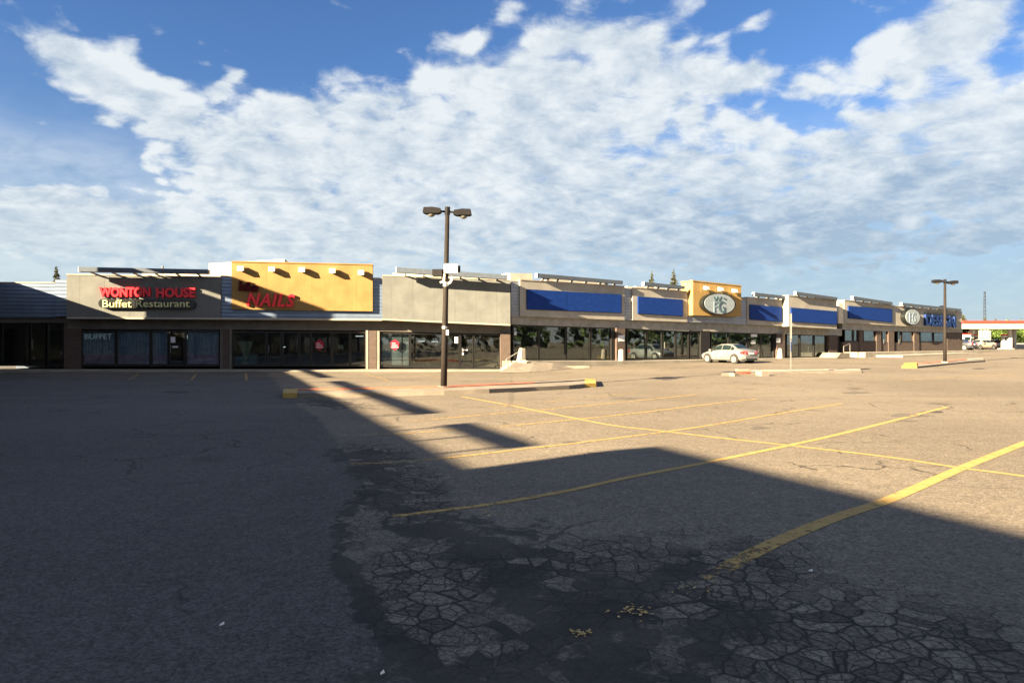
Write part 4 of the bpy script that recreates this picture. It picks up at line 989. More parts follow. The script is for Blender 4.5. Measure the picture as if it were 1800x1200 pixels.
while y > -38:
    part(sbox(MB(), y, y - .5, -.2, 2.298, -.85, -1.15), 'pier', 'brick', sw, sw)
    f = part(sbox(MB(), y - .52, y - 3.9, .0, .12, -.9, -1.05).hexa(*[[SW.P(tY(yy), o, z) for yy, z in ((y - 2.2, .12), (y - 2.26, .12), (y - 2.26, 2.298), (y - 2.2, 2.298))] for o in (-.9, -1.05)]), 'window', 'frame', sw, sw)
    part(sbox(MB(), y - .52, y - 3.9, .121, 2.298, -.95, -.97), 'pane', 'car_glass', f, sw)
    y -= 4.4
part(sbox(MB(), 34.5, -40, 2.9, 4.6, -.91, -14), 'roof', 'roof', sw, sw)
part(sbox(MB(), 33.2, -40, -.3, 2.898, -6, -14), 'rear_wall', 'lintel', sw, sw)
mb = MB(); sbox(mb, 33.2, -40, -.6, .12, .9, -6); o = mb.build('sidewalk', 'concrete'); tag(o, kind='structure')

def roof_vent(L, px, ytop, ybase, off, w, label, m='bracket'):
    p = L.W(px, ybase, off); zt = L.W(px, ytop, off).z; t = thing('roof_vent', label, 'roof vent', tuple(p), L.ph, 'roof vents of the shops')
    part(MB().tube([p - Vector((0, 0, 1.2)), Vector((p.x, p.y, zt - .1))], w * .55, 8), 'pipe', m, t, t); part(MB().tube([Vector((p.x, p.y, zt - .12)), Vector((p.x, p.y, zt - .04)), Vector((p.x, p.y, zt))], [w, w, w * .4], 10), 'cowl', m, t, t)
roof_vent(LW, 286, 467, 480, -2.2, .06, 'thin vent pipe above the rail of the restaurant')
roof_vent(RW, 961, 487, 495, -1.6, .26, 'squat grey vent behind the widest blue panel, left one'); roof_vent(RW, 1066, 495.5, 503, -1.6, .16, 'small dark vent above the right end of the widest blue panel', 'lamp')
roof_vent(RW, 1152, 500, 508, -1.6, .14, 'small vent below the left of the two roofline spruces'); roof_vent(RW, 1655, 537, 546, -1.6, .2, 'small vent above the dark blue letters', 'lamp')
# ------------------------------------------------------------------ lamp posts
def lamp_post(px, py, tp, label, boxes=False, sc=1.):
    b = G(px, py); h = (py - tp) / F * b.y - .2; b.z = gz(b.x, b.y) + .1
    t = thing('lamp_post', label, 'lamp post', tuple(b), 0, 'lamp posts of the lot')
    lean = .12 if boxes else 0.
    def Q(x, y, z): return b + Vector((x + lean * z / h, y, z))
    part(MB().tube([Q(0, 0, -.1), Q(0, 0, .35 * h), Q(0, 0, .42 * h), Q(0, 0, h)], [.105, .098, .088, .068], 12), 'pole', 'pole', t, t, smooth=True)
    part(MB().tube([Q(0, 0, -.12), Q(0, 0, .04)], .2, 12), 'base_plate', 'concrete', t, t)
    part(MB().tube([Q(0, 0, h - .15), Q(0, 0, h + .1)], .085, 8), 'pole_cap', 'lamp', t, t)
    for s in (-1, 1):
        tilt = .06 if s < 0 else -.07; y0 = 0
        part(MB().bar(Q(s * .05, 0, h - .05), Q(s * .3, 0, h - .03 - .05 * (s > 0)), .06), 'arm', 'lamp', t, t)
        def R(x, y, z, s=s, tilt=tilt): return Q(s * x, y, h - .03 - .06 * (s > 0) + z)
        hm = MB()
        prof = [(.2, -.05), (.22, .07), (.48, .11), (.75, .10), (.78, -.06), (.70, -.09), (.3, -.09)]
        a = [R(x, -.16, z) for x, z in prof]; hm.prism(a if s > 0 else a[::-1], (0, .32, 0))
        hd = part(hm, 'lamp_head', 'lamp', t, t)
        part(MB().tube([R(.52, 0, -.088), R(.52, 0, -.15), R(.52, 0, -.185)], [.13, .11, .05], 12), 'lens', 'lens', hd, t, smooth=True)
    if boxes:
        z = h * .665
        bx_ = MB().box(-.08, .33, -.34, -.10, -.14, .15, Matrix.Translation(Q(0, 0, z)) @ Matrix.Rotation(.2, 4, 'Z')); w = part(bx_, 'camera_box', 'camwhite', t, t, 'white boxy camera housing')
        part(MB().box(.331, .42, -.30, -.16, -.10, .10, Matrix.Translation(Q(0, 0, z)) @ Matrix.Rotation(.2, 4, 'Z')), 'hood', 'lamp', w, t)
        part(MB().bar(Q(-.1, -.05, z - .12), Q(-.02, 0, z - .12), .05).box(-.42, -.1, -.16, .08, -.22, 0, Matrix.Translation(Q(0, 0, z)) @ Matrix.Rotation(-.15, 4, 'Z')), 'flood_box', 'lamp', t, t, 'black floodlight box')
        for a, c in (((-.18, -.05, z - .42), (.0, 0, z - .36)), ((.22, -.1, z - .2), (.16, -.08, z - .42)), ((.16, -.08, z - .42), (0, 0, z - .5)), ((-.05, -.08, z - .16), (-.06, -.08, z - .45))):
            part(MB().bar(Q(*a), Q(*c), .06), 'mounting_arm', 'camwhite', t, t)
        part(MB().tube([Q(0, 0, z - .55), Q(0, 0, z - .40)], .10, 10), 'clamp', 'steel', t, t)
        part(MB().tube([Q(0, 0, h * .33), Q(0, 0, h * .345)], .105, 10), 'band', 'steel', t, t)
        part(MB().box(.05, .13, -.1, -.02, 0, .16, Matrix.Translation(Q(0, 0, h * .295))), 'junction_box', 'camwhite', t, t)
    return t
lamp_post(780, 686, 364, 'nearer brown lamp post with twin black heads and white camera box', True)
lamp_post(1661, 639, 491, 'farther brown lamp post with twin heads before the last unit')

# sign post seen nearly edge-on
p = G(1390, 656); t = thing('sign_post', 'thin grey post with white plate seen edge-on, standing in the broken island', 'sign post', tuple(p), 0)
s_ = F / p.y; H = (655 - 551) / s_
part(MB().bar(p - Vector((0, 0, .2)), p + Vector((0, 0, H)), .05), 'post', 'steel', t, t)
d = Vector((p.x, p.y, 0)).normalized(); ang = atan2(d.y, d.x) + .09; mx = Matrix.Translation(p) @ Matrix.Rotation(ang, 4, 'Z')
part(MB().box(-.32, .32, -.015, .015, H - 1.15, H + .02, mx), 'plate', 'steel', t, t)
part(MB().box(-.12, .12, -.012, .012, H - 1.75, H - 1.3, mx), 'small_plate', 'navy', t, t)

# ------------------------------------------------------------------ vehicles
ST = [(-2.16, .66, .42, .80, .86, .58), (-2.08, .78, .30, .92, .98, .64), (-1.75, .83, .21, .95, 1.04, .67), (-1.42, .85, .20, .95, 1.08, .66), (-.85, .86, .20, .94, 1.38, .57), (-.35, .86, .20, .93, 1.45, .58),
      (.25, .86, .20, .92, 1.43, .58), (.55, .86, .20, .91, 1.34, .58), (1.08, .86, .20, .88, 1.0, .66), (1.5, .85, .21, .80, .90, .66), (1.9, .80, .22, .70, .79, .62), (2.1, .70, .30, .62, .68, .52), (2.16, .60, .38, .55, .60, .46)]
def ring(x):
    for a, b in zip(ST, ST[1:]):
        if x <= b[0]:
            f = (x - a[0]) / (b[0] - a[0]); return tuple(a[i] + (b[i] - a[i]) * f for i in range(6))
    return ST[-1]
def make_car(name, label, cat, pos, heading, paintm, group=None, scale=1.0, hatch=False):
    t = thing(name, label, cat, tuple(pos), heading, group); X = t.matrix_world @ Matrix.Scale(scale, 4)
    mb = MB(); xs = []
    for a, b in zip(ST, ST[1:]):
        n = 3
        for k in range(n): xs.append(a[0] + (b[0] - a[0]) * k / n)
    xs.append(ST[-1][0]); rings = []
    for x in xs:
        _, hw, zb, be, tp, gw = ring(x)
        half = [(0, zb), (hw * .86, zb), (hw * .98, zb + .12), (hw, (zb + be) / 2 + .03), (hw * .985, be - .07), (hw * .94, be), (gw + .02, tp - .06), (gw * .80, tp - .012), (0, tp)]
        rg = [(y, z) for y, z in half] + [(-y, z) for y, z in half[-2:0:-1]]
        b = len(mb.v); mb.v += [X @ Vector((x, y, z)) for y, z in rg]; rings.append((b, len(rg)))
    for (b0, n), (b1, _) in zip(rings, rings[1:]):
        for k in range(n): mb.f.append((b0 + k, b1 + k, b1 + (k + 1) % n, b0 + (k + 1) % n))
    mb.f.append(tuple(range(rings[0][0], rings[0][0] + rings[0][1]))); mb.f.append(tuple(reversed(range(rings[-1][0], rings[-1][0] + rings[-1][1]))))
    body = part(mb, 'body', paintm, t, t, smooth=True)
    def side(x, f, s):
        _, hw, zb, be, tp, gw = ring(x); y0, z0 = hw * .94, be; y1, z1 = gw + .02, tp - .06
        return Vector((x, s * (y0 + (y1 - y0) * f + .010), z0 + (z1 - z0) * f + .004))
    for s in (-1, 1):
        for (xa, xb) in ((-1.22, -.92), (-.88, -.08), (-.02, .86)):
            g = MB(); n = 8; b = len(g.v)
            for i in range(n + 1):
                x = xa + (xb - xa) * i / n; g.v += [X @ side(x, .10, s), X @ side(x, .90, s)]
            for i in range(n):
                q = (2 * i, 2 * i + 2, 2 * i + 3, 2 * i + 1); g.f.append(q if s < 0 else q[::-1])
            part(g, 'side_window', 'car_glass', t, t)
        for x in (-.98, -.05, .92):
            _, hw, zb, be, tp, gw = ring(x); part(MB().hexa([X @ Vector((x - .008, s * (hw * 1.002), .3)), X @ Vector((x + .008, s * (hw * 1.002), .3)), X @ Vector((x + .008, s * hw * .992, be - .05)), X @ Vector((x - .008, s * hw * .992, be - .05))],
                     [X @ Vector((x - .008, s * hw * .97, .3)), X @ Vector((x + .008, s * hw * .97, .3)), X @ Vector((x + .008, s * hw * .95, be - .05)), X @ Vector((x - .008, s * hw * .95, be - .05))]), 'door_seam', 'tyre', t, t)
        for x in (-.75, .18):
            part(MB().box(x, x + .16, s * .86 - .015, s * .86 + .015, .76, .79, X), 'door_handle', paintm, t, t)
        part(MB().box(.82, 1.0, s * .98 - .09, s * .98 + .07, .90, 1.03, X), 'mirror', paintm, t, t)
        for x in (-1.32, 1.34):
            part(MB().tube([X @ Vector((x, s * .60, .33)), X @ Vector((x, s * .868, .33))], .385 * scale, 24), 'wheel_arch', 'tyre', t, t)
            w = part(MB().tube([X @ Vector((x, s * .66, .31)), X @ Vector((x, s * .895, .31))], .31 * scale, 24), 'wheel', 'tyre', t, t)
            rm = MB().tube([X @ Vector((x, s * .8, .31)), X @ Vector((x, s * .905, .31))], .215 * scale, 20)
            part(rm, 'rim', 'rim', w, t)
            hb = MB()
            for k in range(6):
                a = 2 * pi * k / 6; hb.bar(X @ Vector((x + .06 * cos(a), s * .909, .31 + .06 * sin(a))), X @ Vector((x + .18 * cos(a), s * .909, .31 + .18 * sin(a))), .03 * scale)
            part(hb, 'rim_slots', 'tyre', w, t)
        tl = MB().hexa([X @ Vector(q) for q in ((-2.20, s * .42, .70), (-2.13, s * .80, .68), (-2.10, s * .775, .90), (-2.15, s * .42, .90))], [X @ Vector(q) for q in ((-2.0, s * .42, .70), (-1.86, s * .842, .70), (-1.86, s * .825, .88), (-2.0, s * .42, .90))])
        part(tl, 'tail_light', 'tail', t, t)
        hl = MB().hexa([X @ Vector(q) for q in ((2.13, s * .4, .53), (2.07, s * .72, .54), (2.04, s * .69, .64), (2.11, s * .4, .63))], [X @ Vector(q) for q in ((1.9, s * .4, .53), (1.8, s * .82, .54), (1.8, s * .8, .66), (1.9, s * .4, .66))])
        part(hl, 'headlight', 'headl', t, t)
    for (xa, xb, nm) in ((-1.38, -.88, 'rear_window'), (.58, 1.05, 'windscreen')):
        g = MB(); n = 6
        for i in range(n + 1):
            x = xa + (xb - xa) * i / n; _, hw, zb, be, tp, gw = ring(x)
            g.v += [X @ Vector((x, -gw * .80, tp - .004)), X @ Vector((x, -gw * .4, tp + .010)), X @ Vector((x, gw * .4, tp + .010)), X @ Vector((x, gw * .80, tp - .004))]
        for i in range(n):
            for k in range(3): g.f.append((4 * i + k, 4 * i + 4 + k, 4 * i + 5 + k, 4 * i + 1 + k))
        part(g, nm, 'car_glass', t, t)
    part(MB().box(-2.20, -2.12, -.25, .25, .66, .80, X), 'number_plate', 'paper', t, t)
    part(MB().box(-2.24, -2.0, -.68, .68, .36, .54, X), 'rear_bumper', paintm, t, t)
    part(MB().box(-2.22, -1.6, -.55, .55, .22, .34, X), 'underside', 'tyre', t, t)
    return t
cp = G(1284, 638.5); cp.y += 1.0; cp.x = (1281 - 900) / F * cp.y; cp.z = gz(cp.x, cp.y)
make_car('parked_sedan', 'silver white sedan parked before the shops, seen from its rear left', 'car', cp, radians(180 - 62), 'car_silver', scale=.88)

# ------------------------------------------------------------------ petrol station at the far right
gp = Vector(((1760 - 900) / F * 96, 96, 0)); gp.z = gz(gp.x, gp.y)
gs = thing('station_canopy', 'red and white petrol station canopy beyond the end of the row', 'canopy', tuple(gp), radians(4))
def gx(px, y=96): return (px - 900) / F * y
s96 = F / 96
zc = EYE + (603 - 577.5) / s96; zm = EYE + (603 - 569.5) / s96; zt = EYE + (603 - 563.5) / s96
part(MB().box(gx(1694), gx(1860), 96, 106, zc, zm), 'white_band', 'gaswhite', gs, gs)
part(MB().box(gx(1694) - .04, gx(1860) + .04, 95.96, 106.04, zm + .002, zt), 'red_band', 'gasred', gs, gs)
for px, y in ((1708, 98.5), (1775, 98.5), (1838, 98.5), (1716, 103.5), (1783, 103.5)):
    part(MB().box(gx(px, y) - .2, gx(px, y) + .2, y - .2, y + .2, .3, zc - .002), 'column', 'gaswhite', gs, gs)
def pump(px, y, label):
    x = gx(px, y); z = gz(x, y); t = thing('fuel_pump', label, 'fuel pump', (x, y, z), 0, 'fuel pumps')
    part(MB().box(x - .9, x + .9, y - .5, y + .5, z - .2, z + .15), 'plinth', 'pale', t, t); part(MB().box(x - .5, x + .5, y - .3, y + .3, z + .151, z + 2.1), 'cabinet', 'gaswhite', t, t)
    part(MB().box(x - .4, x + .4, y - .33, y - .301, z + 1.3, z + 1.8), 'display', 'car_glass', t, t); part(MB().box(x - .52, x + .52, y - .32, y + .32, z + 2.101, z + 2.3), 'top_sign', 'gasred', t, t)
pump(1698, 97, 'white fuel pump at the near column under the petrol canopy'); pump(1710.5, 100, 'second white fuel pump just right of the near column'); pump(1768, 99, 'white fuel pump under the right part of the canopy')
def gcar(px, y, hd, m, lb, nm='parked_car', sc=1.):
    x = gx(px, y); make_car(nm, lb, 'car', (x, y, gz(x, y)), radians(hd), m, 'cars at the petrol station', sc)
gcar(1681, 84, 120, 'car_dark', 'dark car just past the end of the row')
gcar(1724, 92, 200, 'car_tan', 'tan car before the petrol pumps')
gcar(1752, 104, 10, 'car_white', 'white car under the right part of the petrol canopy')
x = gx(1718, 118); t = thing('kiosk_building', 'grey and cream petrol kiosk behind the pumps', 'building', (x + 2, 120, gz(x, 120)), 0)
zk = gz(x, 118)
part(MB().box(gx(1690, 118), gx(1742, 118), 118, 126, zk - .2, zk + 3.4), 'wall', 'lintel_right', t, t)
part(MB().box(gx(1690, 118) - .3, gx(1742, 118) + .3, 117.7, 126.3, zk + 3.402, zk + 3.8), 'roof', 'gaswhite', t, t)
for px in (1724, 1730, 1736): part(MB().box(gx(px, 118) - .12, gx(px, 118) + .12, 117.85, 118.0, zk, zk + 3.4), 'column', 'white', t, t)
wn_ = part(MB().box(gx(1697, 118), gx(1716, 118), 117.9, 118.0, zk + .8, zk + 2.6), 'window', 'frame', t, t); part(MB().box(gx(1697, 118) + .15, gx(1716, 118) - .15, 117.87, 117.899, zk + .95, zk + 2.45), 'pane', 'car_glass', wn_, t)
x = gx(1765, 110); zk = gz(x, 112)
lw_ = MB().box(gx(1738, 112), gx(1840, 112), 112, 112.4, zk - .3, zk + .9).build('low_wall', 'pale'); tag(lw_, 'pale low wall in front of the green trees beyond the petrol canopy', 'wall')
# lattice mast
x = gx(1731, 220); t = thing('radio_mast', 'thin lattice radio mast standing beyond the petrol canopy', 'mast', (x, 220, 0), 0); mb = MB(); Hm = EYE + (603 - 512) * 220 / F
for k in range(3):
    a = 2 * pi * k / 3; mb.tube([Vector((x + .7 * cos(a), 220 + .7 * sin(a), 0)), Vector((x + .25 * cos(a), 220 + .25 * sin(a), Hm))], .05, 5)
for i in range(16):
    z = Hm * i / 16; r = .7 - .45 * i / 16; z2 = Hm * (i + 1) / 16
    for k in range(3):
        a = 2 * pi * k / 3; b = 2 * pi * (k + 1) / 3; mb.bar(Vector((x + r * cos(a), 220 + r * sin(a), z)), Vector((x + r * cos(b), 220 + r * sin(b), z2)), .05)
part(mb, 'lattice', 'pole', t, t)

# ------------------------------------------------------------------ trees
def spruce(px, tip_py, Y, width, label, seed, group='spruces behind the shops'):
    rnd = random.Random(seed); x = (px - 900) / F * Y; H = EYE + (HOR - tip_py) / F * Y; z0 = gz(x, Y) if Y < 150 else 0; H -= z0
    t = thing('spruce_tree', label, 'tree', (x, Y, z0), 0, group); B = Vector((x, Y, z0))
    part(MB().tube([B, B + Vector((.05, 0, H * .5)), B + Vector((0, 0, H * .97))], [H * .022, H * .014, .02], 7), 'trunk', 'bark', t, t)
    mb = MB(); z = H * .12
    while z < H:
        f = 1 - z / H; R = width * (f ** .85) + .05; n = max(5, int(9 + R * 6))
        for k in range(n):
            if rnd.random() < .12: continue
            a = rnd.uniform(0, 2 * pi); r = R * rnd.uniform(.55, 1.15); p = B + Vector((0, 0, z + rnd.uniform(-.1, .1)))
            e = p + Vector((cos(a) * r, sin(a) * r, -r * .28 + rnd.uniform(-.05, .15)))
            sd = Vector((-sin(a), cos(a), 0))
            for j in range(5):
                g0 = (j + .3) / 5.5; q = p.lerp(e, g0); w = r * .42 * (1 - g0 * .5)
                d = (e - p).normalized() * r * .3
                for s in (-1, 1):
                    q2 = q + sd * s * w + d * .8 + Vector((0, 0, rnd.uniform(-.12, .06))); mb.quad(q, q + d * .5 + Vector((0, 0, .02)), q2, q2 - d * .35 - Vector((0, 0, .05)))
            mb.quad(e, e - sd * .05, p + sd * .03)
        z += max(.12, H * .022)
    part(mb, 'crown', 'spruce', t, t)
spruce(99, 466, 62, 1.5, 'spruce whose tip shows above the metal siding at the far left', 1)
spruce(1146, 477, 84, 2.1, 'left of the two spruces whose tips show above the roof', 2)
spruce(1184, 473, 86, 2.3, 'right of the two spruces whose tips show above the roof', 3)
spruce(1693, 553, 100, 2.2, 'broad spruce just past the end of the row', 4)
spruce(1731, 557, 170, 2.4, 'small far spruce above the middle of the petrol canopy', 5)
spruce(1750, 559, 170, 2.2, 'small far spruce above the petrol canopy, right of the mast', 6)
def leafy(px, Y, H, R, label, seed, nleaf=900, m='leaf', lobes=9):
    rnd = random.Random(seed); x = (px - 900) / F * Y; z0 = gz(x, Y) if Y < 300 else 0; B = Vector((x, Y, z0))
    t = thing('leafy_tree', label, 'tree', tuple(B), 0, 'leafy trees beyond the petrol station')
    tm = MB().tube([B, B + Vector((.1, 0, H * .3)), B + Vector((0, 0, H * .6))], [H * .035, H * .028, H * .012], 8); cs = []
    for k in range(lobes):
        a = rnd.uniform(0, 2 * pi); r = R * rnd.uniform(.2, .75); c = B + Vector((cos(a) * r, sin(a) * r, H * rnd.uniform(.38, .85))); cs.append((c, R * rnd.uniform(.35, .55)))
        tm.tube([B + Vector((0, 0, H * rnd.uniform(.25, .5))), c], [H * .012, .02], 5)
    part(tm, 'trunk', 'bark', t, t); mb = MB()
    for _ in range(nleaf):
        c, rr = rnd.choice(cs); d = Vector((rnd.gauss(0, 1), rnd.gauss(0, 1), rnd.gauss(0, .8))).normalized() * rr * rnd.uniform(.5, 1.05); p = c + d
        u = Vector((rnd.uniform(-1, 1), rnd.uniform(-1, 1), rnd.uniform(-1, 1))).normalized(); v = u.cross(Vector((.3, .5, .8))).normalized(); s = R * .07 * rnd.uniform(.6, 1.5)
        mb.quad(p - u * s, p + v * s * .7, p + u * s, p - v * s * .7)
    part(mb, 'crown', m, t, t)
leafy(1680, 122, 4.6, 2.6, 'leafy tree seen under the far end of the row', 11); leafy(1704, 135, 5.0, 3.0, 'leafy tree behind the white fuel pumps', 12)
leafy(1757, 124, 5.0, 3.0, 'bright leafy tree behind the low wall, left one', 13, 1400); leafy(1782, 128, 5.2, 3.2, 'bright leafy tree behind the low wall, right one', 14, 1400); leafy(1812, 130, 5.6, 3.4, 'leafy tree at the far right edge behind the canopy', 15)

# far-off wood on the side behind the camera (it shows only as a reflection) and beyond the station
def wood(name, pts, H, m, seed, per=90):
    rnd = random.Random(seed); mb = MB()
    for (x, y, r) in pts:
        hh = H * rnd.uniform(.7, 1.2)
        for _ in range(per):
            a = rnd.uniform(0, 2 * pi); z = hh * rnd.uniform(.02, 1) ** .8; rr = r * sqrt(max(.05, 1 - (z / hh) ** 2)) * rnd.uniform(.6, 1)
            p = Vector((x + cos(a) * rr, y + sin(a) * rr, z)); u = Vector((rnd.uniform(-1, 1), rnd.uniform(-1, 1), rnd.uniform(-1, 1))).normalized(); v = u.cross(Vector((.3, .5, .8))).normalized(); s = rnd.uniform(.6, 1.3) * r * .28
            mb.quad(p - u * s, p + v * s, p + u * s, p - v * s)
    o = mb.build(name, m); tag(o, kind='stuff'); o['label'] = 'far-off trees reading as one dark mass'; o['category'] = 'wood'; return o
rnd = random.Random(5)
wood('distant_wood', [(x + rnd.uniform(-2, 2), -75 + rnd.uniform(-5, 5) + abs(x) * .15, 5.5) for x in range(-60, 420, 7)], 13, 'farleaf', 21, 70)
wood('tree_belt', [(x + rnd.uniform(-3, 3), 260 + rnd.uniform(-10, 10), 8) for x in range(90, 420, 9)], 7, 'farleaf', 22, 120)

# ------------------------------------------------------------------ litter
def scrap(px, py, s, rz, label):
    p = G(px, py, .006); mx = Matrix.Translation(p) @ Matrix.Rotation(rz, 4, 'Z'); mb = MB()
    q = [mx @ Vector(v) for v in ((-s, -s * .6, 0), (s, -s * .5, .004), (s * .9, s * .6, .012), (-s * .8, s * .5, .002))]
    mb.prism(q, (0, 0, .004)); o = mb.build('paper_scrap', 'camwhite'); tag(o, label, 'litter', 'paper scraps on the asphalt')
scrap(390, 1100, .012, .3, 'tiny white paper scrap on the dark asphalt at the lower left'); scrap(672, 1186, .010, .6, 'tiny white paper scrap at the bottom edge left of the cracks'); scrap(1425, 1005, .012, -.4, 'tiny white paper scrap right of the worn yellow line end')
mb = MB(); rnd = random.Random(9)
for cx, cy, rx, ry, n in ((1120, 1075, 45, 14, 46), (1022, 1113, 22, 9, 30), (870, 902, 30, 7, 22), (1210, 1040, 60, 14, 20), (775, 838, 40, 6, 16)):
    for _ in range(n):
        p = G(cx + rnd.gauss(0, rx * .5), cy + rnd.gauss(0, ry * .5), .008); a = rnd.uniform(0, 6.28); s = rnd.uniform(.006, .014)
        u = Vector((cos(a), sin(a), rnd.uniform(-.3, .3))) * s; v = Vector((-sin(a), cos(a), rnd.uniform(-.3, .3))) * s * .7; mb.quad(p - u, p + v, p + u, p - v)
o = mb.build('leaf_litter', 'dryleaf'); tag(o, 'dry yellowish leaf crumbs scattered in the cracked asphalt', 'leaf litter', kind='stuff')

# ------------------------------------------------------------------ sky, sun, camera
W = bpy.data.worlds.new('World'); SC.world = W; W.use_nodes = True; nt = W.node_tree
for n in list(nt.nodes): nt.nodes.remove(n)
SKYC = dict(strength=.05)
EL = atan(TE); 
sky = N(nt, 'ShaderNodeTexSky', sky_type='NISHITA'); sky.sun_disc = False; sky.sun_elevation = EL; sky.sun_rotation = atan2(-LH[0], -LH[1]) % (2 * pi)
sky.air_density = 1.0; sky.dust_density = .6; sky.ozone_density = 2.0; sky.altitude = 600
tc = N(nt, 'ShaderNodeTexCoord').outputs['Generated']
sx = N(nt, 'ShaderNodeSeparateXYZ'); nt.links.new(tc, sx.inputs[0])
az = math_(nt, 'ARCTAN2', sx.outputs[0], sx.outputs[1]); el = math_(nt, 'ARCSINE', sx.outputs[2])
cb = N(nt, 'ShaderNodeCombineXYZ'); nt.links.new(az, cb.inputs[0]); nt.links.new(el, cb.inputs[1]); ae = cb.outputs[0]
def azel(px, py): a = atan((px - 900) / F); return a, atan((HOR - py) / F * cos(a))
def blob(px, py, rx, ry, rot, w):
    a, e = azel(px, py); k = cos(a)
    mp = N(nt, 'ShaderNodeMapping', vector_type='TEXTURE'); nt.links.new(ae, mp.inputs[0])
    mp.inputs['Location'].default_value = (a, e, 0); mp.inputs['Rotation'].default_value = (0, 0, -radians(rot)); mp.inputs['Scale'].default_value = (rx / F * k * k if abs(rot) < 20 else rx / F * k, ry / F * k, 1)
    d = N(nt, 'ShaderNodeVectorMath', operation='DOT_PRODUCT'); nt.links.new(mp.outputs[0], d.inputs[0]); nt.links.new(mp.outputs[0], d.inputs[1])
    return math_(nt, 'MULTIPLY', math_(nt, 'EXPONENT', math_(nt, 'MULTIPLY', d.outputs['Value'], -1.0)), w)
BL = [(100, 85, 75, 38, 25, .95), (190, 140, 110, 52, 32, .95), (310, 195, 95, 34, 18, .95), (225, 38, 55, 12, -12, .45), (400, 143, 34, 10, -38, .72), (245, 292, 50, 26, 25, .5),
      (470, 270, 170, 90, -10, 1.0), (640, 250, 250, 95, -4, 1.1), (860, 190, 190, 105, 0, 1.1), (1060, 250, 260, 105, 4, 1.1), (1260, 300, 280, 95, 6, 1.15), (1560, 270, 300, 85, -8, 1.15), (1760, 260, 200, 95, 0, 1.0),
      (1600, 400, 420, 90, 0, 1.0), (1050, 400, 450, 110, 0, 1.1), (560, 400, 420, 75, 0, 1.1), (150, 405, 300, 62, 0, 1.15), (40, 380, 160, 45, 0, .8),
      (1020, 55, 115, 34, 8, .78), (1110, 75, 60, 30, 0, .5), (1190, 22, 90, 26, -10, .68), (1590, 80, 170, 50, -14, .95), (1720, 40, 120, 60, -20, .8), (1190, 110, 110, 26, 15, .55), (1300, 140, 150, 30, 4, .7), (1245, 62, 40, 13, 0, .5), (1320, 40, 26, 14, 0, .5), (830, 72, 40, 14, -15, .5),
      (160, 285, 190, 42, 8, -.75), (600, 90, 260, 50, 0, -.5), (1400, 215, 90, 26, 20, -.75), (1500, 190, 120, 22, -15, -.3), (1660, 238, 120, 12, -10, -.35), (420, 345, 70, 22, 0, -.35), (860, 320, 40, 18, 0, -.5), (960, 355, 60, 14, 0, -.3)]
tot = None
for b in BL:
    v = blob(*b); tot = v if tot is None else math_(nt, 'ADD', tot, v)
tot = math_(nt, 'MINIMUM', math_(nt, 'MULTIPLY', tot, 1.12), 1.48)
# unseen broken cloud added behind and beside the camera, neutralising the bluish shade
back = ramp(nt, sx.outputs[1], .3, -.1, 0, .75)
tot = math_(nt, 'ADD', tot, back)
# cloud sheet coordinates (flat layer overhead, compressing to the horizon)
zz = math_(nt, 'ADD', math_(nt, 'MAXIMUM', sx.outputs[2], 0.), .30)
pl = N(nt, 'ShaderNodeCombineXYZ'); nt.links.new(math_(nt, 'DIVIDE', sx.outputs[0], zz), pl.inputs[0]); nt.links.new(math_(nt, 'DIVIDE', sx.outputs[1], zz), pl.inputs[1])
P2 = pl.outputs[0]
st = N(nt, 'ShaderNodeMapping'); st.inputs['Rotation'].default_value = (0, 0, radians(-22)); st.inputs['Scale'].default_value = (1.5, 1.75, 1); nt.links.new(P2, st.inputs[0])
n1 = noise(nt, st.outputs[0], 1.5, 7, .60, .35); n2 = noise(nt, st.outputs[0], 8.0, 7, .64, .5); n3 = noise(nt, ae, 13, 7, .62, .3)
puff = N(nt, 'ShaderNodeTexVoronoi', feature='SMOOTH_F1'); puff.inputs['Scale'].default_value = 13; puff.inputs['Smoothness'].default_value = .6
dist_ = N(nt, 'ShaderNodeVectorMath', operation='SCALE'); dist_.inputs['Scale'].default_value = .22
nv = N(nt, 'ShaderNodeTexNoise'); nv.inputs['Scale'].default_value = 5; nv.inputs['Detail'].default_value = 5; nt.links.new(P2, nv.inputs['Vector']); nt.links.new(nv.outputs['Color'], dist_.inputs[0])
av = N(nt, 'ShaderNodeVectorMath', operation='ADD'); nt.links.new(P2, av.inputs[0]); nt.links.new(dist_.outputs[0], av.inputs[1]); nt.links.new(av.outputs[0], puff.inputs['Vector'])
pf = ramp(nt, puff.outputs['Distance'], .05, .75, 1, 0)
tex = math_(nt, 'ADD', math_(nt, 'ADD', math_(nt, 'MULTIPLY', n1, .9), math_(nt, 'MULTIPLY', n2, .65)), math_(nt, 'ADD', math_(nt, 'MULTIPLY', pf, .40), math_(nt, 'MULTIPLY', n3, .45)))
den = math_(nt, 'ADD', tot, math_(nt, 'MULTIPLY', math_(nt, 'SUBTRACT', tex, 1.21), 2.15))
alpha = ramp(nt, den, .18, 1.12)
hz = ramp(nt, math_(nt, 'ADD', el, math_(nt, 'MULTIPLY', math_(nt, 'SUBTRACT', n1, .5), .25)), .36, .05, 0, .86)
alpha = math_(nt, 'MAXIMUM', alpha, hz)
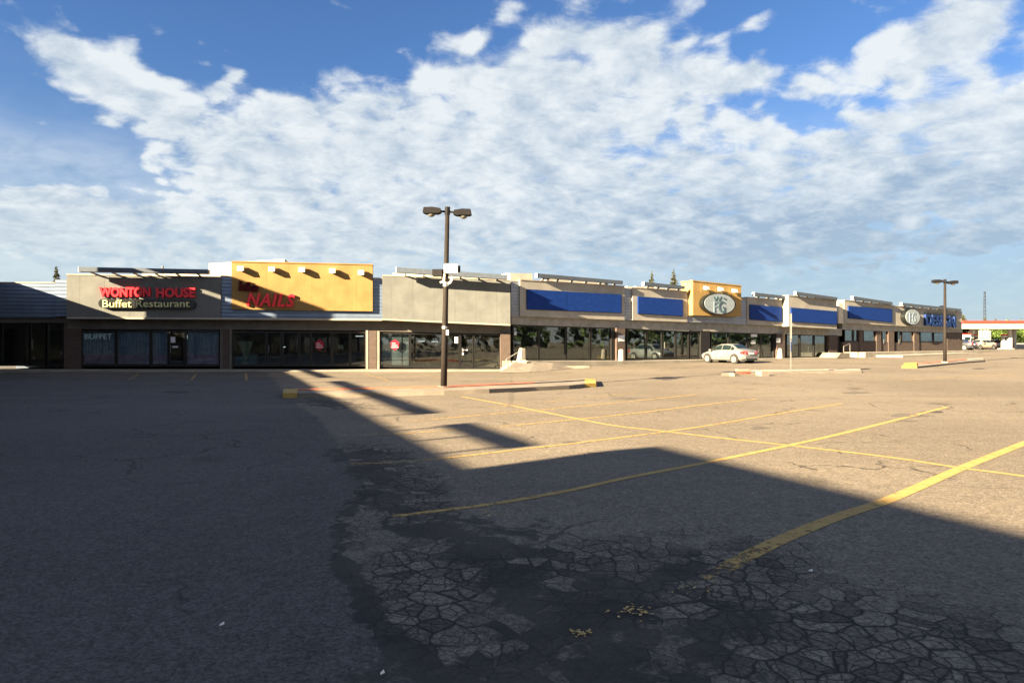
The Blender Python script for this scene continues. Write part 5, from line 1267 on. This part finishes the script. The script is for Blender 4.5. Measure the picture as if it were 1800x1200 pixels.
# shading of the cloud: bright rims and puffs, grey-blue bases, greyer to the right and low down
# offset sample towards the sun gives lit and shaded flanks
of = N(nt, 'ShaderNodeVectorMath', operation='ADD'); of.inputs[1].default_value = (-.07, .05, 0); nt.links.new(st.outputs[0], of.inputs[0])
m1 = noise(nt, of.outputs[0], 1.5, 5, .60, .35); m2 = noise(nt, of.outputs[0], 8.0, 6, .64, .5)
rel = math_(nt, 'ADD', math_(nt, 'MULTIPLY', math_(nt, 'SUBTRACT', n1, m1), 2.6), math_(nt, 'MULTIPLY', math_(nt, 'SUBTRACT', n2, m2), 1.3))
thick = ramp(nt, den, .7, 1.9)
low = ramp(nt, el, .33, .07)
rgt = ramp(nt, az, -.25, .5)
grey = math_(nt, 'ADD', math_(nt, 'MULTIPLY', thick, .25), math_(nt, 'MULTIPLY', math_(nt, 'MULTIPLY', low, rgt), .62))
grey = math_(nt, 'ADD', grey, math_(nt, 'MULTIPLY', low, .12))
m4 = N(nt, 'ShaderNodeMapping'); m4.inputs['Scale'].default_value = (1.0, 2.3, 1); nt.links.new(ae, m4.inputs[0])
n4 = noise(nt, m4.outputs[0], 10, 7, .62, .4)
grey = math_(nt, 'ADD', grey, math_(nt, 'MULTIPLY', math_(nt, 'SUBTRACT', n4, .5), .85))
grey = math_(nt, 'SUBTRACT', math_(nt, 'SUBTRACT', math_(nt, 'ADD', grey, .10), rel), math_(nt, 'MULTIPLY', math_(nt, 'SUBTRACT', pf, .5), .30))
grey = math_(nt, 'SUBTRACT', grey, math_(nt, 'MULTIPLY', math_(nt, 'SUBTRACT', n3, .5), .7), clamp=True)
CW, CG = (.086, .091, .093), (.037, .049, .063)
cc = mixc(nt, grey, CW, CG)
cc = mixc(nt, ramp(nt, math_(nt, 'ADD', el, math_(nt, 'MULTIPLY', math_(nt, 'SUBTRACT', n1, .5), .10)), .20, .03, 0, .85), cc, mixc(nt, rgt, (.062, .073, .078), (.042, .055, .066)))
# unseen clouds on the sun's side made warmer and brighter to neutralise the shade
cc = mixc(nt, ramp(nt, sx.outputs[1], .25, -.5), cc, (.098, .090, .080))
# sky colour: Nishita, a little deeper and bluer high up
SK = 1.0
tint = mixc(nt, ramp(nt, el, .06, .42), (.26, .28, .31), (.19, .262, .355))
skyc = mixc(nt, 1.0, sky.outputs[0], tint, 'MULTIPLY')
bg1 = N(nt, 'ShaderNodeBackground'); nt.links.new(skyc, bg1.inputs[0]); bg1.inputs[1].default_value = SKYC['strength']
bg2 = N(nt, 'ShaderNodeBackground'); nt.links.new(cc, bg2.inputs[0]); bg2.inputs[1].default_value = 1.0
mx = N(nt, 'ShaderNodeMixShader'); nt.links.new(math_(nt, 'MULTIPLY', alpha, .94), mx.inputs[0]); nt.links.new(bg1.outputs[0], mx.inputs[1]); nt.links.new(bg2.outputs[0], mx.inputs[2])
wo = N(nt, 'ShaderNodeOutputWorld'); nt.links.new(mx.outputs[0], wo.inputs[0])
W.cycles.sampling_method = 'MANUAL'; W.cycles.sample_map_resolution = 512

sl = bpy.data.lights.new('sun', 'SUN'); sl.energy = 4.4; sl.angle = radians(.55); sl.color = (1.0, .77, .48)
so = bpy.data.objects.new('sun', sl); COL.objects.link(so)
so.rotation_euler = Vector((-LH[0], -LH[1], TE)).to_track_quat('Z', 'Y').to_euler(); so.location = (-30, -25, 30)

cd = bpy.data.cameras.new('camera'); co_ = bpy.data.objects.new('camera', cd); COL.objects.link(co_)
cd.sensor_fit = 'HORIZONTAL'; cd.sensor_width = 36; cd.lens = 36 * F / 1800; cd.clip_start = .05; cd.clip_end = 8000; cd.shift_y = 3 / 1800
co_.location = (0, 0, EYE); co_.rotation_euler = (pi / 2, 0, 0); SC.camera = co_
SC.view_settings.view_transform = 'Standard'; SC.view_settings.look = 'None'; SC.view_settings.gamma = 1; SC.view_settings.exposure = 3.35
SC.cycles.max_bounces = 8; SC.cycles.transparent_max_bounces = 10; SC.cycles.use_denoising = True
SC.cycles.caustics_reflective = False; SC.cycles.caustics_refractive = False
